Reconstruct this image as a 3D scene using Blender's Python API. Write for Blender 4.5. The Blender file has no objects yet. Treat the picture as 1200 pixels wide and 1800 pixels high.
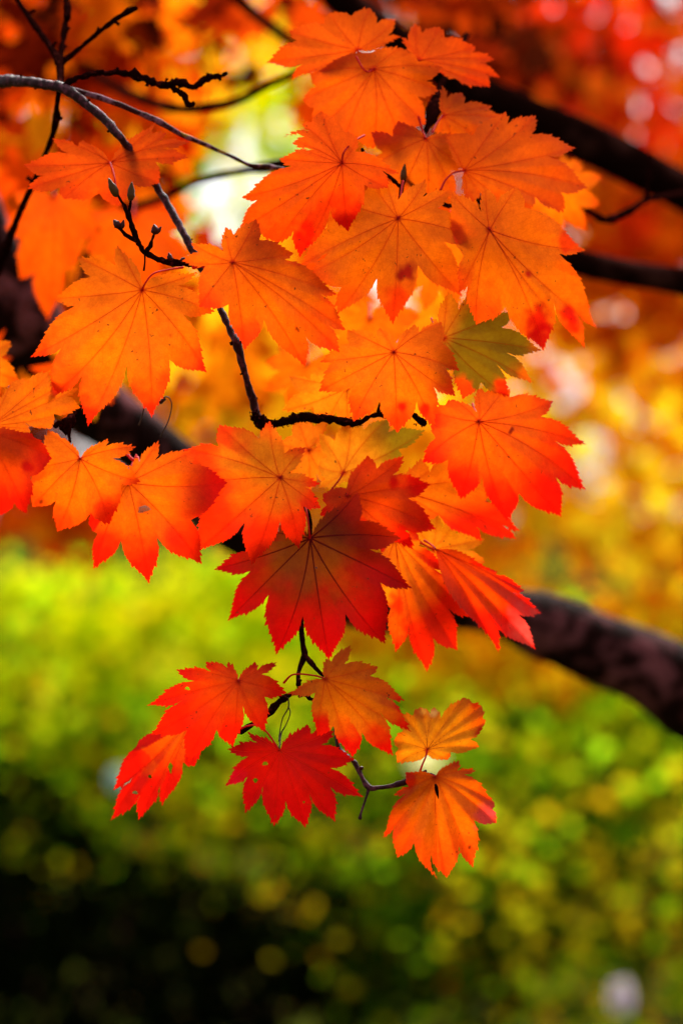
import bpy, math, random
import numpy as np
from mathutils import Vector, noise
from mathutils.geometry import delaunay_2d_cdt

R = math.radians
rng = random.Random(7)
NR = np.random.RandomState(11)
SC = bpy.context.scene
COL = SC.collection

# ------------------------------------------------------------------ camera
FOCUS = 1.68
CAM_Z = 1.6
cd = bpy.data.cameras.new('camera')
cam = bpy.data.objects.new('camera', cd)
COL.objects.link(cam)
cd.sensor_fit = 'VERTICAL'
cd.sensor_height = 36.0
cd.sensor_width = 24.0
cd.lens = 100.0
cd.clip_start = 0.05
cd.clip_end = 2000.0
cam.location = (0, 0, CAM_Z)
cam.rotation_euler = (R(90), 0, 0)
cd.dof.use_dof = True
cd.dof.focus_distance = FOCUS
cd.dof.aperture_fstop = 4.6
cd.dof.aperture_blades = 0
SC.camera = cam

# ------------------------------------------------------------------ light
SUN_EL, SUN_AZ = 48.0, 14.0          # behind the leaves, a little to the right
world = bpy.data.worlds.new('World')
SC.world = world
world.use_nodes = True
wn = world.node_tree
wn.nodes.clear()
sky = wn.nodes.new('ShaderNodeTexSky')
sky.sky_type = 'NISHITA'
sky.sun_disc = False
sky.sun_elevation = R(SUN_EL)
sky.sun_rotation = R(SUN_AZ)
sky.dust_density = 4.0
sky.air_density = 1.0
hs = wn.nodes.new('ShaderNodeHueSaturation')
hs.inputs['Saturation'].default_value = 0.12   # thin white overcast
bg = wn.nodes.new('ShaderNodeBackground')
bg.inputs['Strength'].default_value = 0.10
wo = wn.nodes.new('ShaderNodeOutputWorld')
wn.links.new(sky.outputs[0], hs.inputs['Color'])
wn.links.new(hs.outputs[0], bg.inputs['Color'])
wn.links.new(bg.outputs[0], wo.inputs['Surface'])

sl = bpy.data.lights.new('sun', 'SUN')
sl.energy = 3.0
sl.angle = R(36)
sl.color = (1.0, 0.95, 0.86)
sun = bpy.data.objects.new('sun', sl)
COL.objects.link(sun)
sd = Vector((math.sin(R(SUN_AZ)) * math.cos(R(SUN_EL)), math.cos(R(SUN_AZ)) * math.cos(R(SUN_EL)), math.sin(R(SUN_EL))))
sun.rotation_euler = sd.to_track_quat('Z', 'Y').to_euler()
sun.location = (1, 6, 8)

SC.view_settings.view_transform = 'Standard'
SC.view_settings.look = 'None'
SC.view_settings.exposure = 1.14
SC.view_settings.gamma = 1.0
SC.cycles.max_bounces = 8
SC.cycles.transmission_bounces = 6
SC.cycles.diffuse_bounces = 4
SC.cycles.sample_clamp_indirect = 6.0

# ------------------------------------------------------------------ helpers
def P(px, py, D):
    """point seen at pixel (px,py) of the 1200x1800 frame, D metres ahead"""
    return np.array(((px - 600.0) / 5000.0 * D, D, CAM_Z + (900.0 - py) / 5000.0 * D))

def lin(r, g, b):
    f = lambda c: (c / 255.0 / 12.92) if c / 255.0 <= 0.04045 else ((c / 255.0 + 0.055) / 1.055) ** 2.4
    return np.array((f(r), f(g), f(b)))

def tag(o, label=None, cat=None, group=None, kind=None):
    if label: o['label'] = label
    if cat: o['category'] = cat
    if group: o['group'] = group
    if kind: o['kind'] = kind
    return o

def empty(name, loc):
    o = bpy.data.objects.new(name, None)
    o.location = tuple(float(v) for v in loc)
    o.empty_display_size = 0.02
    COL.objects.link(o)
    return o

def link_mesh(name, verts, faces, mat, parent=None, origin=(0, 0, 0), smooth=True, pigment=None, extra=None):
    """ONE mesh object; verts in world space, stored relative to origin"""
    verts = np.asarray(verts, dtype=np.float64) - np.asarray(origin)
    me = bpy.data.meshes.new(name)
    me.from_pydata(verts.tolist(), [], faces if isinstance(faces, list) else faces.tolist())
    me.materials.append(mat)
    if smooth:
        me.polygons.foreach_set('use_smooth', [True] * len(me.polygons))
    if pigment is not None:
        a = me.attributes.new('pigment', 'FLOAT_COLOR', 'POINT')
        c = np.ones((len(verts), 4)); c[:, :3] = pigment
        a.data.foreach_set('color', c.ravel())
    for k, v in (extra or {}).items():
        a = me.attributes.new(k, 'FLOAT_VECTOR', 'POINT')
        a.data.foreach_set('vector', np.asarray(v, dtype=np.float32).ravel())
    me.update()
    o = bpy.data.objects.new(name, me)
    COL.objects.link(o)
    if parent is not None:
        o.parent = parent
    else:
        o.location = tuple(float(v) for v in origin)
    return o

# ------------------------------------------------------------------ materials
def new_mat(name):
    m = bpy.data.materials.new(name)
    m.use_nodes = True
    m.node_tree.nodes.clear()
    return m, m.node_tree

def N(nt, kind, **kw):
    n = nt.nodes.new(kind)
    for k, v in kw.items():
        setattr(n, k, v)
    return n

def math_node(nt, op, a, b=None, c=None, clamp=False):
    n = nt.nodes.new('ShaderNodeMath'); n.operation = op; n.use_clamp = clamp
    for i, v in enumerate((a, b, c)):
        if v is None: continue
        if isinstance(v, (int, float)): n.inputs[i].default_value = v
        else: nt.links.new(v, n.inputs[i])
    return n.outputs[0]

def mixrgb(nt, fac, a, b, mode='MIX'):
    n = nt.nodes.new('ShaderNodeMix'); n.data_type = 'RGBA'; n.blend_type = mode
    for i, v in ((0, fac), (6, a), (7, b)):
        if isinstance(v, (int, float)): n.inputs[i].default_value = v
        elif isinstance(v, tuple): n.inputs[i].default_value = (*v, 1.0)
        else: nt.links.new(v, n.inputs[i])
    return n.outputs[2]

def noise_node(nt, vec, scale, detail=3.0, rough=0.55):
    n = nt.nodes.new('ShaderNodeTexNoise')
    n.inputs['Scale'].default_value = scale
    n.inputs['Detail'].default_value = detail
    n.inputs['Roughness'].default_value = rough
    nt.links.new(vec, n.inputs['Vector'])
    return n.outputs['Fac']

def ramp(nt, fac, stops):
    n = nt.nodes.new('ShaderNodeMapRange')
    n.inputs['From Min'].default_value, n.inputs['From Max'].default_value = stops[0], stops[1]
    n.inputs['To Min'].default_value, n.inputs['To Max'].default_value = stops[2], stops[3]
    nt.links.new(fac, n.inputs['Value'])
    return n.outputs[0]

def leaf_material():
    m, nt = new_mat('maple_leaf_blade')
    geo = N(nt, 'ShaderNodeNewGeometry')
    pos = geo.outputs['Position']
    pig = N(nt, 'ShaderNodeAttribute', attribute_name='pigment')
    lc = N(nt, 'ShaderNodeAttribute', attribute_name='leafco')      # s (along vein, px), |t| (across, px), radial fraction
    sep = N(nt, 'ShaderNodeSeparateXYZ'); nt.links.new(lc.outputs['Vector'], sep.inputs[0])
    s, t, rr = sep.outputs
    # mottling
    n1 = noise_node(nt, pos, 180.0, 4.0, 0.6)
    n2 = noise_node(nt, pos, 900.0, 3.0, 0.65)
    col = mixrgb(nt, 1.0, pig.outputs['Color'], mixrgb(nt, ramp(nt, n1, (0.3, 0.7, 0.0, 1.0)), (0.92, 0.72, 0.6), (1.12, 1.05, 0.9)), 'MULTIPLY')
    col = mixrgb(nt, 1.0, col, mixrgb(nt, ramp(nt, n2, (0.3, 0.7, 0.0, 1.0)), (0.93, 0.86, 0.85), (1.05, 1.08, 1.05)), 'MULTIPLY')
    col = mixrgb(nt, 1.0, col, (1.0, 0.86, 0.6), 'MULTIPLY')
    # side veins: chevrons leaving the main vein
    ch = math_node(nt, 'SUBTRACT', s, math_node(nt, 'MULTIPLY', t, 1.15))
    wob = math_node(nt, 'MULTIPLY', n1, 7.0)
    ch = math_node(nt, 'DIVIDE', math_node(nt, 'ADD', ch, wob), 13.0)
    fr = math_node(nt, 'ABSOLUTE', math_node(nt, 'SUBTRACT', math_node(nt, 'FRACT', ch), 0.5))
    side = math_node(nt, 'SUBTRACT', 1.0, math_node(nt, 'DIVIDE', fr, 0.07), clamp=True)
    side = math_node(nt, 'MULTIPLY', side, ramp(nt, n2, (0.35, 0.6, 0.25, 1.0)))
    # net of the finest veins
    vo = N(nt, 'ShaderNodeTexVoronoi', feature='DISTANCE_TO_EDGE'); vo.inputs['Scale'].default_value = 520.0
    nt.links.new(pos, vo.inputs['Vector'])
    net = math_node(nt, 'SUBTRACT', 1.0, math_node(nt, 'DIVIDE', vo.outputs['Distance'], 0.10), clamp=True)
    vein = math_node(nt, 'ADD', math_node(nt, 'MULTIPLY', side, 0.50), math_node(nt, 'MULTIPLY', net, 0.16), clamp=True)
    col = mixrgb(nt, vein, col, mixrgb(nt, 1.0, col, (0.74, 0.42, 0.4), 'MULTIPLY'))
    # halo beside the main vein
    halo = math_node(nt, 'MULTIPLY', math_node(nt, 'SUBTRACT', 1.0, math_node(nt, 'DIVIDE', t, 5.5), clamp=True), 0.38)
    col = mixrgb(nt, halo, col, mixrgb(nt, 1.0, col, (0.96, 0.52, 0.45), 'MULTIPLY'))
    # small dead specks
    n3 = noise_node(nt, pos, 420.0, 2.0, 0.5)
    n4 = noise_node(nt, pos, 45.0, 1.0, 0.5)
    sp = math_node(nt, 'MULTIPLY', ramp(nt, n3, (0.685, 0.72, 0.0, 1.0)), ramp(nt, n4, (0.48, 0.58, 0.0, 1.0)), clamp=True)
    sp = math_node(nt, 'MAXIMUM', math_node(nt, 'MINIMUM', sp, 1.0), 0.0)
    col = mixrgb(nt, math_node(nt, 'MULTIPLY', sp, 0.85), col, (0.10, 0.015, 0.004))
    tr = N(nt, 'ShaderNodeBsdfTranslucent'); nt.links.new(col, tr.inputs['Color'])
    pb = N(nt, 'ShaderNodeBsdfPrincipled')
    nt.links.new(mixrgb(nt, 1.0, col, (0.62, 0.62, 0.62), 'MULTIPLY'), pb.inputs['Base Color'])
    pb.inputs['Roughness'].default_value = 0.42
    pb.inputs['Specular IOR Level'].default_value = 0.2
    bh = math_node(nt, 'SUBTRACT', math_node(nt, 'MULTIPLY', n2, 0.5), math_node(nt, 'MULTIPLY', vein, 0.8))
    bp = N(nt, 'ShaderNodeBump'); bp.inputs['Strength'].default_value = 0.35; bp.inputs['Distance'].default_value = 0.0004
    nt.links.new(bh, bp.inputs['Height'])
    nt.links.new(bp.outputs[0], pb.inputs['Normal'])
    mx = N(nt, 'ShaderNodeMixShader'); mx.inputs[0].default_value = 0.34
    nt.links.new(tr.outputs[0], mx.inputs[1]); nt.links.new(pb.outputs[0], mx.inputs[2])
    out = N(nt, 'ShaderNodeOutputMaterial'); nt.links.new(mx.outputs[0], out.inputs['Surface'])
    return m

def foliage_material(name, gloss_rough=0.3, spec=0.5, trans=0.6, refl=0.7):
    m, nt = new_mat(name)
    pig = N(nt, 'ShaderNodeAttribute', attribute_name='pigment')
    geo = N(nt, 'ShaderNodeNewGeometry')
    n1 = noise_node(nt, geo.outputs['Position'], 40.0, 3.0)
    col = mixrgb(nt, 1.0, pig.outputs['Color'], mixrgb(nt, n1, (0.8, 0.75, 0.8), (1.15, 1.2, 1.15)), 'MULTIPLY')
    tr = N(nt, 'ShaderNodeBsdfTranslucent'); nt.links.new(col, tr.inputs['Color'])
    pb = N(nt, 'ShaderNodeBsdfPrincipled')
    nt.links.new(mixrgb(nt, 1.0, col, (refl, refl, refl), 'MULTIPLY'), pb.inputs['Base Color'])
    pb.inputs['Roughness'].default_value = gloss_rough
    pb.inputs['Specular IOR Level'].default_value = spec
    mx = N(nt, 'ShaderNodeMixShader'); mx.inputs[0].default_value = 1.0 - trans
    nt.links.new(tr.outputs[0], mx.inputs[1]); nt.links.new(pb.outputs[0], mx.inputs[2])
    out = N(nt, 'ShaderNodeOutputMaterial'); nt.links.new(mx.outputs[0], out.inputs['Surface'])
    return m

def bark_material(name, dark, pale, scale, pale_at=0.55, moss=None, bump=0.001, rough=0.6, spec=0.2):
    m, nt = new_mat(name)
    geo = N(nt, 'ShaderNodeNewGeometry')
    pos = geo.outputs['Position']
    n1 = noise_node(nt, pos, scale, 4.0, 0.6)
    n2 = noise_node(nt, pos, scale * 4.0, 3.0, 0.6)
    col = mixrgb(nt, ramp(nt, n1, (pale_at, pale_at + 0.12, 0.0, 1.0)), tuple(dark), tuple(pale))
    if moss is not None:
        n3 = noise_node(nt, pos, scale * 0.35, 2.0, 0.5)
        col = mixrgb(nt, ramp(nt, n3, (0.60, 0.66, 0.0, 1.0)), col, tuple(moss))
    col = mixrgb(nt, ramp(nt, n2, (0.35, 0.65, 0.0, 0.5)), col, tuple(np.array(dark) * 0.5))
    pb = N(nt, 'ShaderNodeBsdfPrincipled')
    nt.links.new(col, pb.inputs['Base Color'])
    pb.inputs['Roughness'].default_value = rough
    pb.inputs['Specular IOR Level'].default_value = spec
    bp = N(nt, 'ShaderNodeBump'); bp.inputs['Strength'].default_value = 0.8; bp.inputs['Distance'].default_value = bump
    nt.links.new(n2, bp.inputs['Height']); nt.links.new(bp.outputs[0], pb.inputs['Normal'])
    out = N(nt, 'ShaderNodeOutputMaterial'); nt.links.new(pb.outputs[0], out.inputs['Surface'])
    return m

def plain_material(name, c, rough=0.5, trans=0.0):
    m, nt = new_mat(name)
    geo = N(nt, 'ShaderNodeNewGeometry')
    n1 = noise_node(nt, geo.outputs['Position'], 700.0, 3.0)
    col = mixrgb(nt, n1, tuple(np.array(c) * 0.7), tuple(np.minimum(np.array(c) * 1.3, 1)))
    pb = N(nt, 'ShaderNodeBsdfPrincipled'); nt.links.new(col, pb.inputs['Base Color'])
    pb.inputs['Roughness'].default_value = rough
    pb.inputs['Specular IOR Level'].default_value = 0.12
    out = N(nt, 'ShaderNodeOutputMaterial')
    if trans > 0:
        tr = N(nt, 'ShaderNodeBsdfTranslucent'); nt.links.new(col, tr.inputs['Color'])
        mx = N(nt, 'ShaderNodeMixShader'); mx.inputs[0].default_value = 1 - trans
        nt.links.new(tr.outputs[0], mx.inputs[1]); nt.links.new(pb.outputs[0], mx.inputs[2])
        nt.links.new(mx.outputs[0], out.inputs['Surface'])
    else:
        nt.links.new(pb.outputs[0], out.inputs['Surface'])
    return m

M_LEAF = leaf_material()
M_VEIN = plain_material('leaf_vein', (0.80, 0.085, 0.012), 0.5, 0.75)
M_VEIN_DARK = plain_material('dark_leaf_vein', (0.26, 0.008, 0.010), 0.5, 0.5)
M_PETIOLE = plain_material('petiole_skin', (0.72, 0.02, 0.02), 0.6, 0.5)
M_TWIG = bark_material('twig_bark', (0.034, 0.005, 0.008), (0.17, 0.038, 0.065), 260.0, 0.49, bump=0.0008, rough=0.5, spec=0.12)
M_TWIG_DARK = bark_material('dark_twig_bark', (0.014, 0.0025, 0.002), (0.10, 0.016, 0.014), 300.0, 0.57, bump=0.0008, rough=0.7, spec=0.0)
M_TWIG_MOSS = bark_material('mossy_twig_bark', (0.050, 0.008, 0.010), (0.34, 0.13, 0.20), 200.0, 0.48, moss=(0.42, 0.23, 0.01), bump=0.0006, rough=0.6, spec=0.06)
M_LIMB = bark_material('limb_bark', (0.018, 0.004, 0.003), (0.27, 0.075, 0.085), 34.0, 0.50, bump=0.012, rough=0.7, spec=0.03)
M_LIMB_DARK = bark_material('dark_limb_bark', (0.012, 0.003, 0.002), (0.06, 0.018, 0.014), 24.0, 0.52, bump=0.006, rough=0.8, spec=0.0)
M_BUD = plain_material('bud_scales', (0.06, 0.008, 0.006), 0.35)
M_BUD_GREEN = plain_material('bud_green', (0.10, 0.035, 0.006), 0.35)
M_FILM = plain_material('dry_thread', (0.05, 0.02, 0.008), 0.5)
M_SHRUB_STEM = plain_material('shrub_stem', (0.05, 0.04, 0.015), 0.8)
M_CROWN = foliage_material('maple_crown_foliage', 0.6, 0.0, 0.72, 0.8)
M_SHRUB = foliage_material('shrub_foliage', 0.6, 0.0, 0.55, 0.8)

# ------------------------------------------------------------------ colours
OR = lin(246, 122, 10); OR2 = lin(240, 112, 10); ORD = lin(228, 88, 8)
RO = lin(238, 62, 8); RD = lin(222, 22, 6); RR = lin(196, 8, 8)
TAN = lin(224, 146, 22); YE = lin(242, 176, 22); OLV = lin(122, 96, 12); OLB = lin(120, 58, 10); GRN = lin(160, 140, 18)

# ------------------------------------------------------------------ tubes
def tube(name, pts, radii, mat, parent=None, origin=(0, 0, 0), lump=0.0, lump_scale=60.0, sides=8, step=None, cap=True, seed=0):
    """smooth tapered tube through world points"""
    pts = [Vector(tuple(p)) for p in pts]
    # Catmull-Rom resample
    out, rad = [], []
    n = len(pts)
    for i in range(n - 1):
        p0, p1, p2, p3 = pts[max(i - 1, 0)], pts[i], pts[i + 1], pts[min(i + 2, n - 1)]
        L = (p2 - p1).length
        k = max(2, int(L / (step or max(radii[i] * (0.9 if lump > .15 else 1.6), 0.0004))))
        k = min(k, 60)
        for j in range(k):
            u = j / k
            q = 0.5 * ((2 * p1) + (p2 - p0) * u + (2 * p0 - 5 * p1 + 4 * p2 - p3) * u * u + (3 * p1 - p0 - 3 * p2 + p3) * u ** 3)
            out.append(q); rad.append(radii[i] * (1 - u) + radii[i + 1] * u)
    out.append(pts[-1]); rad.append(radii[-1])
    V, F = [], []
    up = Vector((0.3, -1, 0.2)).normalized()
    for i, q in enumerate(out):
        d = (out[min(i + 1, len(out) - 1)] - out[max(i - 1, 0)])
        if d.length < 1e-9: d = Vector((1, 0, 0))
        d.normalize()
        a = d.cross(up)
        if a.length < 1e-3: a = d.cross(Vector((1, 0, 0)))
        a.normalize(); b = d.cross(a).normalized()
        for k in range(sides):
            th = 2 * math.pi * k / sides
            dirv = a * math.cos(th) + b * math.sin(th)
            r = rad[i]
            if lump:
                r *= 1 + lump * noise.noise((q + dirv * r) * lump_scale + Vector((seed, 0, 0))) * 2
            V.append(tuple(q + dirv * max(r, rad[i] * 0.45)))
    m = len(out)
    for i in range(m - 1):
        for k in range(sides):
            k2 = (k + 1) % sides
            F.append((i * sides + k, i * sides + k2, (i + 1) * sides + k2, (i + 1) * sides + k))
    if cap:
        F.append(tuple(range(sides))[::-1]); F.append(tuple((m - 1) * sides + k for k in range(sides)))
    return V, F, out, rad, name, mat, parent, origin

def tube_obj(*a, **k):
    V, F, o, r, name, mat, parent, origin = tube(*a, **k)
    return link_mesh(name, V, F, mat, parent, origin)

def pxtube(name, pl, mat, parent=None, origin=(0, 0, 0), **k):
    """pl: (px, py, D, width_px)"""
    return tube_obj(name, [P(a[0], a[1], a[2]) for a in pl], [a[3] * 0.5 * a[2] / 5000.0 for a in pl], mat, parent, origin, **k)

# ------------------------------------------------------------------ a maple leaf
def parse(seq):
    return [(seq[i], seq[i + 1]) for i in range(0, len(seq), 2)]

def toothed_edge(a, t, inner, rnd, bmax, toothamp):
    """outline points from base a to tip t (t excluded), bulging away from inner"""
    a = np.array(a, float); t = np.array(t, float)
    d = t - a; L = math.hypot(*d)
    if L < 1e-6: return [tuple(a)]
    e = d / L; n = np.array((-e[1], e[0]))
    if np.dot(np.array(inner) - (a + t) / 2, n) > 0: n = -n
    pts = [tuple(a)]
    nt = max(2, int(round(L / 9.0)))
    us = [0.0]
    u0 = 0.12 if L > 25 else 0.2
    for k in range(nt + 1):
        us.append(u0 + (1 - u0) * ((k + (rnd.uniform(-.22, .22) if 0 < k < nt else 0)) / nt))
    f = lambda u: 8.6 * (max(u, 0) ** 1.25) * (max(1 - u, 0) ** 2.0) - 3.0 * max(u, 0) ** 4 * max(1 - u, 0)
    pos = lambda u: a + d * u + n * bmax * L * f(u)
    for k in range(1, len(us) - 1):
        u1, u2 = us[k], us[k + 1]
        pts.append(tuple(pos(u1)))
        amp = 1.5 * toothamp * rnd.uniform(0.55, 1.25) * (1.0 if k % 2 else 0.6) * min(1.0, 0.45 + 1.6 * u1) * min(1, 0.35 + 2.2 * (1 - u1))
        um = u1 + (u2 - u1) * 0.5
        pts.append(tuple(pos(um) + n * amp * 0.62))
        if k < len(us) - 2:
            up = u1 + (u2 - u1) * 0.93
            pts.append(tuple(pos(up) + n * amp * 1.1 + e * amp * 0.45))
    return pts

def angle_at(p, a, b):
    va = np.array(a) - np.array(p); vb = np.array(b) - np.array(p)
    c = np.dot(va, vb) / (np.linalg.norm(va) * np.linalg.norm(vb) + 1e-9)
    return math.acos(max(-1, min(1, c)))

def inside(poly, X, Y):
    px = poly[:, 0]; py = poly[:, 1]
    qx = np.roll(px, -1); qy = np.roll(py, -1)
    c = np.zeros(len(X), bool)
    for i in range(len(px)):
        if py[i] == qy[i]: continue
        cond = (py[i] > Y) != (qy[i] > Y)
        c ^= cond & (X < (qx[i] - px[i]) * (Y - py[i]) / (qy[i] - py[i]) + px[i])
    return c

def smooth(a, b, x):
    t = np.clip((x - a) / (b - a), 0, 1)
    return t * t * (3 - 2 * t)

LEAF_N = [0]
def maple_leaf(label, C, seq, D, base, tip, ramp_=(0.40, 1.0), mid=None, notch=None, tilt=(0, 0), curl=0.006, fold=0.14,
               blots=(), holes=(), petiole=None, veindark=False, veinw=1.7, group='maple leaves on the hanging sprays',
               down=0.45, step=3.5, tooth=2.6, left=None, gloss=None):
    LEAF_N[0] += 1
    rnd = random.Random(100 + LEAF_N[0])
    pts = parse(seq)
    tips = pts[0::2]; sins = pts[1::2]
    nc = notch or C
    bases = [nc] + sins + [nc]
    outline = []
    for i, t in enumerate(tips):
        A, B = bases[i], bases[i + 1]
        mid_ab = ((A[0] + B[0]) / 2 * 0.7 + C[0] * 0.3, (A[1] + B[1]) / 2 * 0.7 + C[1] * 0.3)
        inner = ((mid_ab[0] + t[0]) / 2, (mid_ab[1] + t[1]) / 2)
        prev = tips[i - 1] if i > 0 else tips[-1]
        nxt = tips[(i + 1) % len(tips)]
        bl = min(0.085, 0.22 * math.sin(min(math.pi / 2, angle_at(A, t, prev))))
        br = min(0.085, 0.22 * math.sin(min(math.pi / 2, angle_at(B, t, nxt))))
        l1 = toothed_edge(A, t, inner, rnd, bl, tooth)
        l2 = toothed_edge(B, t, inner, rnd, br, tooth)
        outline += l1
        outline.append(tuple(t))
        outline += l2[::-1][:-1]
    poly = np.array(outline)
    # remove near duplicate points
    keep = [0]
    for i in range(1, len(poly)):
        if np.hypot(*(poly[i] - poly[keep[-1]])) > 0.35: keep.append(i)
    poly = poly[keep]
    hole_polys = []
    for (hx, hy, ha, hb) in holes:
        k = 11; ph = rnd.uniform(0, 6)
        hole_polys.append(np.array([(hx + ha * (1 + .3 * math.sin(3 * q + ph)) * math.cos(q), hy + hb * (1 + .3 * math.cos(2 * q + ph)) * math.sin(q))
                                    for q in (2 * math.pi * j / k for j in range(k))]))
    x0, y0 = poly.min(0); x1, y1 = poly.max(0)
    gx, gy = np.meshgrid(np.arange(x0, x1, step), np.arange(y0, y1, step * 0.866))
    gx[1::2] += step / 2
    X = gx.ravel() + NR.uniform(-.35, .35, gx.size); Y = gy.ravel() + NR.uniform(-.35, .35, gx.size)
    ok = inside(poly, X, Y)
    for h in hole_polys: ok &= ~inside(h, X, Y)
    X, Y = X[ok], Y[ok]
    ring = np.vstack([poly] + hole_polys)
    dmin = np.full(len(X), 1e9)
    for p in ring: dmin = np.minimum(dmin, (X - p[0]) ** 2 + (Y - p[1]) ** 2)
    X, Y = X[dmin > 2.2], Y[dmin > 2.2]
    verts = [Vector(p) for p in poly.tolist()]
    edges = [(i, (i + 1) % len(poly)) for i in range(len(poly))]
    for h in hole_polys:
        b = len(verts); verts += [Vector(p) for p in h.tolist()]
        edges += [(b + i, b + (i + 1) % len(h)) for i in range(len(h))]
    verts += [Vector((float(a), float(b))) for a, b in zip(X, Y)]
    cv, ce, cf, *_ = delaunay_2d_cdt(verts, edges, [], 0, 1e-4)
    V2 = np.array([(v[0], v[1]) for v in cv])
    F = np.array(cf)
    cen = V2[F].mean(1)
    good = inside(poly, cen[:, 0], cen[:, 1])
    for h in hole_polys: good &= ~inside(h, cen[:, 0], cen[:, 1])
    F = F[good]
    used = np.unique(F); remap = -np.ones(len(V2), int); remap[used] = np.arange(len(used))
    V2 = V2[used]; F = remap[F]
    # vein coordinates
    bends = [rnd.uniform(-0.05, 0.05) for _ in tips]
    wave = (rnd.uniform(0, 6), rnd.uniform(0, 6))
    def coords(X, Y):
        best = np.full(len(X), 1e9); S = np.zeros(len(X)); T = np.zeros(len(X)); RRr = np.zeros(len(X)); DW = np.zeros(len(X))
        for (tx, ty), bd in zip(tips, bends):
            dx, dy = tx - C[0], ty - C[1]; L = math.hypot(dx, dy)
            if L < 12: continue
            ex, ey = dx / L, dy / L
            s = (X - C[0]) * ex + (Y - C[1]) * ey
            t = -(X - C[0]) * ey + (Y - C[1]) * ex
            sc = np.clip(s / L, 0, 1)
            t = t - bd * L * 4 * sc * (1 - sc)
            over = np.maximum(0, -s) + np.maximum(0, s - L)
            d = np.hypot(t, over)
            w = d < best
            best[w] = d[w]; S[w] = s[w]; T[w] = np.abs(t)[w]; RRr[w] = (s / L)[w]; DW[w] = dy / L
        return S, T, np.clip(RRr, 0, 1.1), DW
    Rm = float(np.mean([math.hypot(t[0] - C[0], t[1] - C[1]) for t in tips]))
    def depth(X, Y, T=None):
        if T is None: _, T, _, _ = coords(X, Y)
        rr = np.hypot(X - C[0], Y - C[1]) / Rm
        return (D + tilt[0] * (X - C[0]) / 100.0 + 0.3 * tilt[1] * (Y - C[1]) / 100.0 + curl * rr ** 2
                - fold * np.minimum(T, 24) / 3000.0 * np.minimum(rr * 1.5, 1)
                + 0.0016 * np.sin(X / 23 + wave[0]) * np.cos(Y / 27 + wave[1]))
    S, T, RF, DW = coords(V2[:, 0], V2[:, 1])
    Dv = depth(V2[:, 0], V2[:, 1], T)
    W = np.stack([(V2[:, 0] - 600) / 5000 * Dv, Dv, CAM_Z + (900 - V2[:, 1]) / 5000 * Dv], 1)
    # pigment
    nz = np.array([noise.noise(Vector((x / 38 + LEAF_N[0] * 7.1, y / 38, 0.3))) for x, y in V2])
    nz2 = np.array([noise.noise(Vector((x / 13 + LEAF_N[0] * 3.7, y / 13, 5.3))) for x, y in V2])
    q = RF * (1 - down + down * (0.5 + 0.5 * DW) * 1.25) + 0.14 * nz + 0.05 * nz2
    w = smooth(ramp_[0] - 0.10, ramp_[1] - 0.06, q)[:, None]
    m_ = np.array(mid if mid is not None else (base * 0.55 + tip * 0.45))
    pig = np.where(w < 0.5, base * (1 - 2 * w) + m_ * 2 * w, m_ * (2 - 2 * w) + tip * (2 * w - 1))
    if left is not None:      # (colour, x0, x1, y0,y1) another pigment over one side
        lc_, ax, ay, bx, by = left
        vx, vy = bx - ax, by - ay; LL = vx * vx + vy * vy
        uu = ((V2[:, 0] - ax) * vx + (V2[:, 1] - ay) * vy) / LL + 0.12 * nz
        ww = smooth(0, 1, uu)[:, None]
        pig = pig * (1 - ww) + lc_ * ww
    ds = math.exp(-1)
    dc = np.hypot(V2[:, 0] - C[0], V2[:, 1] - C[1])
    ww = (smooth(9, 2, dc) * 0.75)[:, None]
    pig = pig * (1 - ww) + lin(190, 14, 8) * ww
    for (bx, by, br_, bc) in blots:
        dd = np.hypot(V2[:, 0] - bx, (V2[:, 1] - by) * 0.8) / br_ + 0.5 * nz2 + 0.35 * nz
        ww = (smooth(1.3, 0.35, dd) * 0.92)[:, None]
        pig = pig * (1 - ww) + bc * ww
    pig = np.clip(pig * (1 + 0.10 * nz[:, None]), 0, 1)
    org = P(C[0], C[1], float(depth(np.array([C[0] * 1.0]), np.array([C[1] * 1.0]))[0]))
    root = empty('maple_leaf', org)
    tag(root, label, 'maple leaf', group)
    link_mesh('blade', W, F, M_LEAF, root, org, True, pig, {'leafco': np.stack([S, T, RF], 1)})
    # main veins: one raised network on the blade
    VV, FF = [], []
    def strand(path, w0, w1, sides=5):
        base_i = len(VV); k = len(path)
        XX = np.array([p[0] for p in path]); YY = np.array([p[1] for p in path])
        dd = depth(XX, YY) - 0.00008
        pw = [Vector(tuple(P(x, y, z))) for x, y, z in zip(XX, YY, dd)]
        for i, q in enumerate(pw):
            dirv = (pw[min(i + 1, k - 1)] - pw[max(i - 1, 0)]).normalized()
            a = dirv.cross(Vector((0, 1, 0))).normalized(); b = Vector((0, 1, 0))
            r = (w0 * (1 - i / (k - 1)) + w1 * i / (k - 1)) * 0.5 * D / 5000.0
            for j in range(sides):
                th = 2 * math.pi * j / sides
                VV.append(tuple(q + a * math.cos(th) * r + b * math.sin(th) * r * 0.6))
        for i in range(k - 1):
            for j in range(sides):
                j2 = (j + 1) % sides
                FF.append((base_i + i * sides + j, base_i + i * sides + j2, base_i + (i + 1) * sides + j2, base_i + (i + 1) * sides + j))
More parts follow.
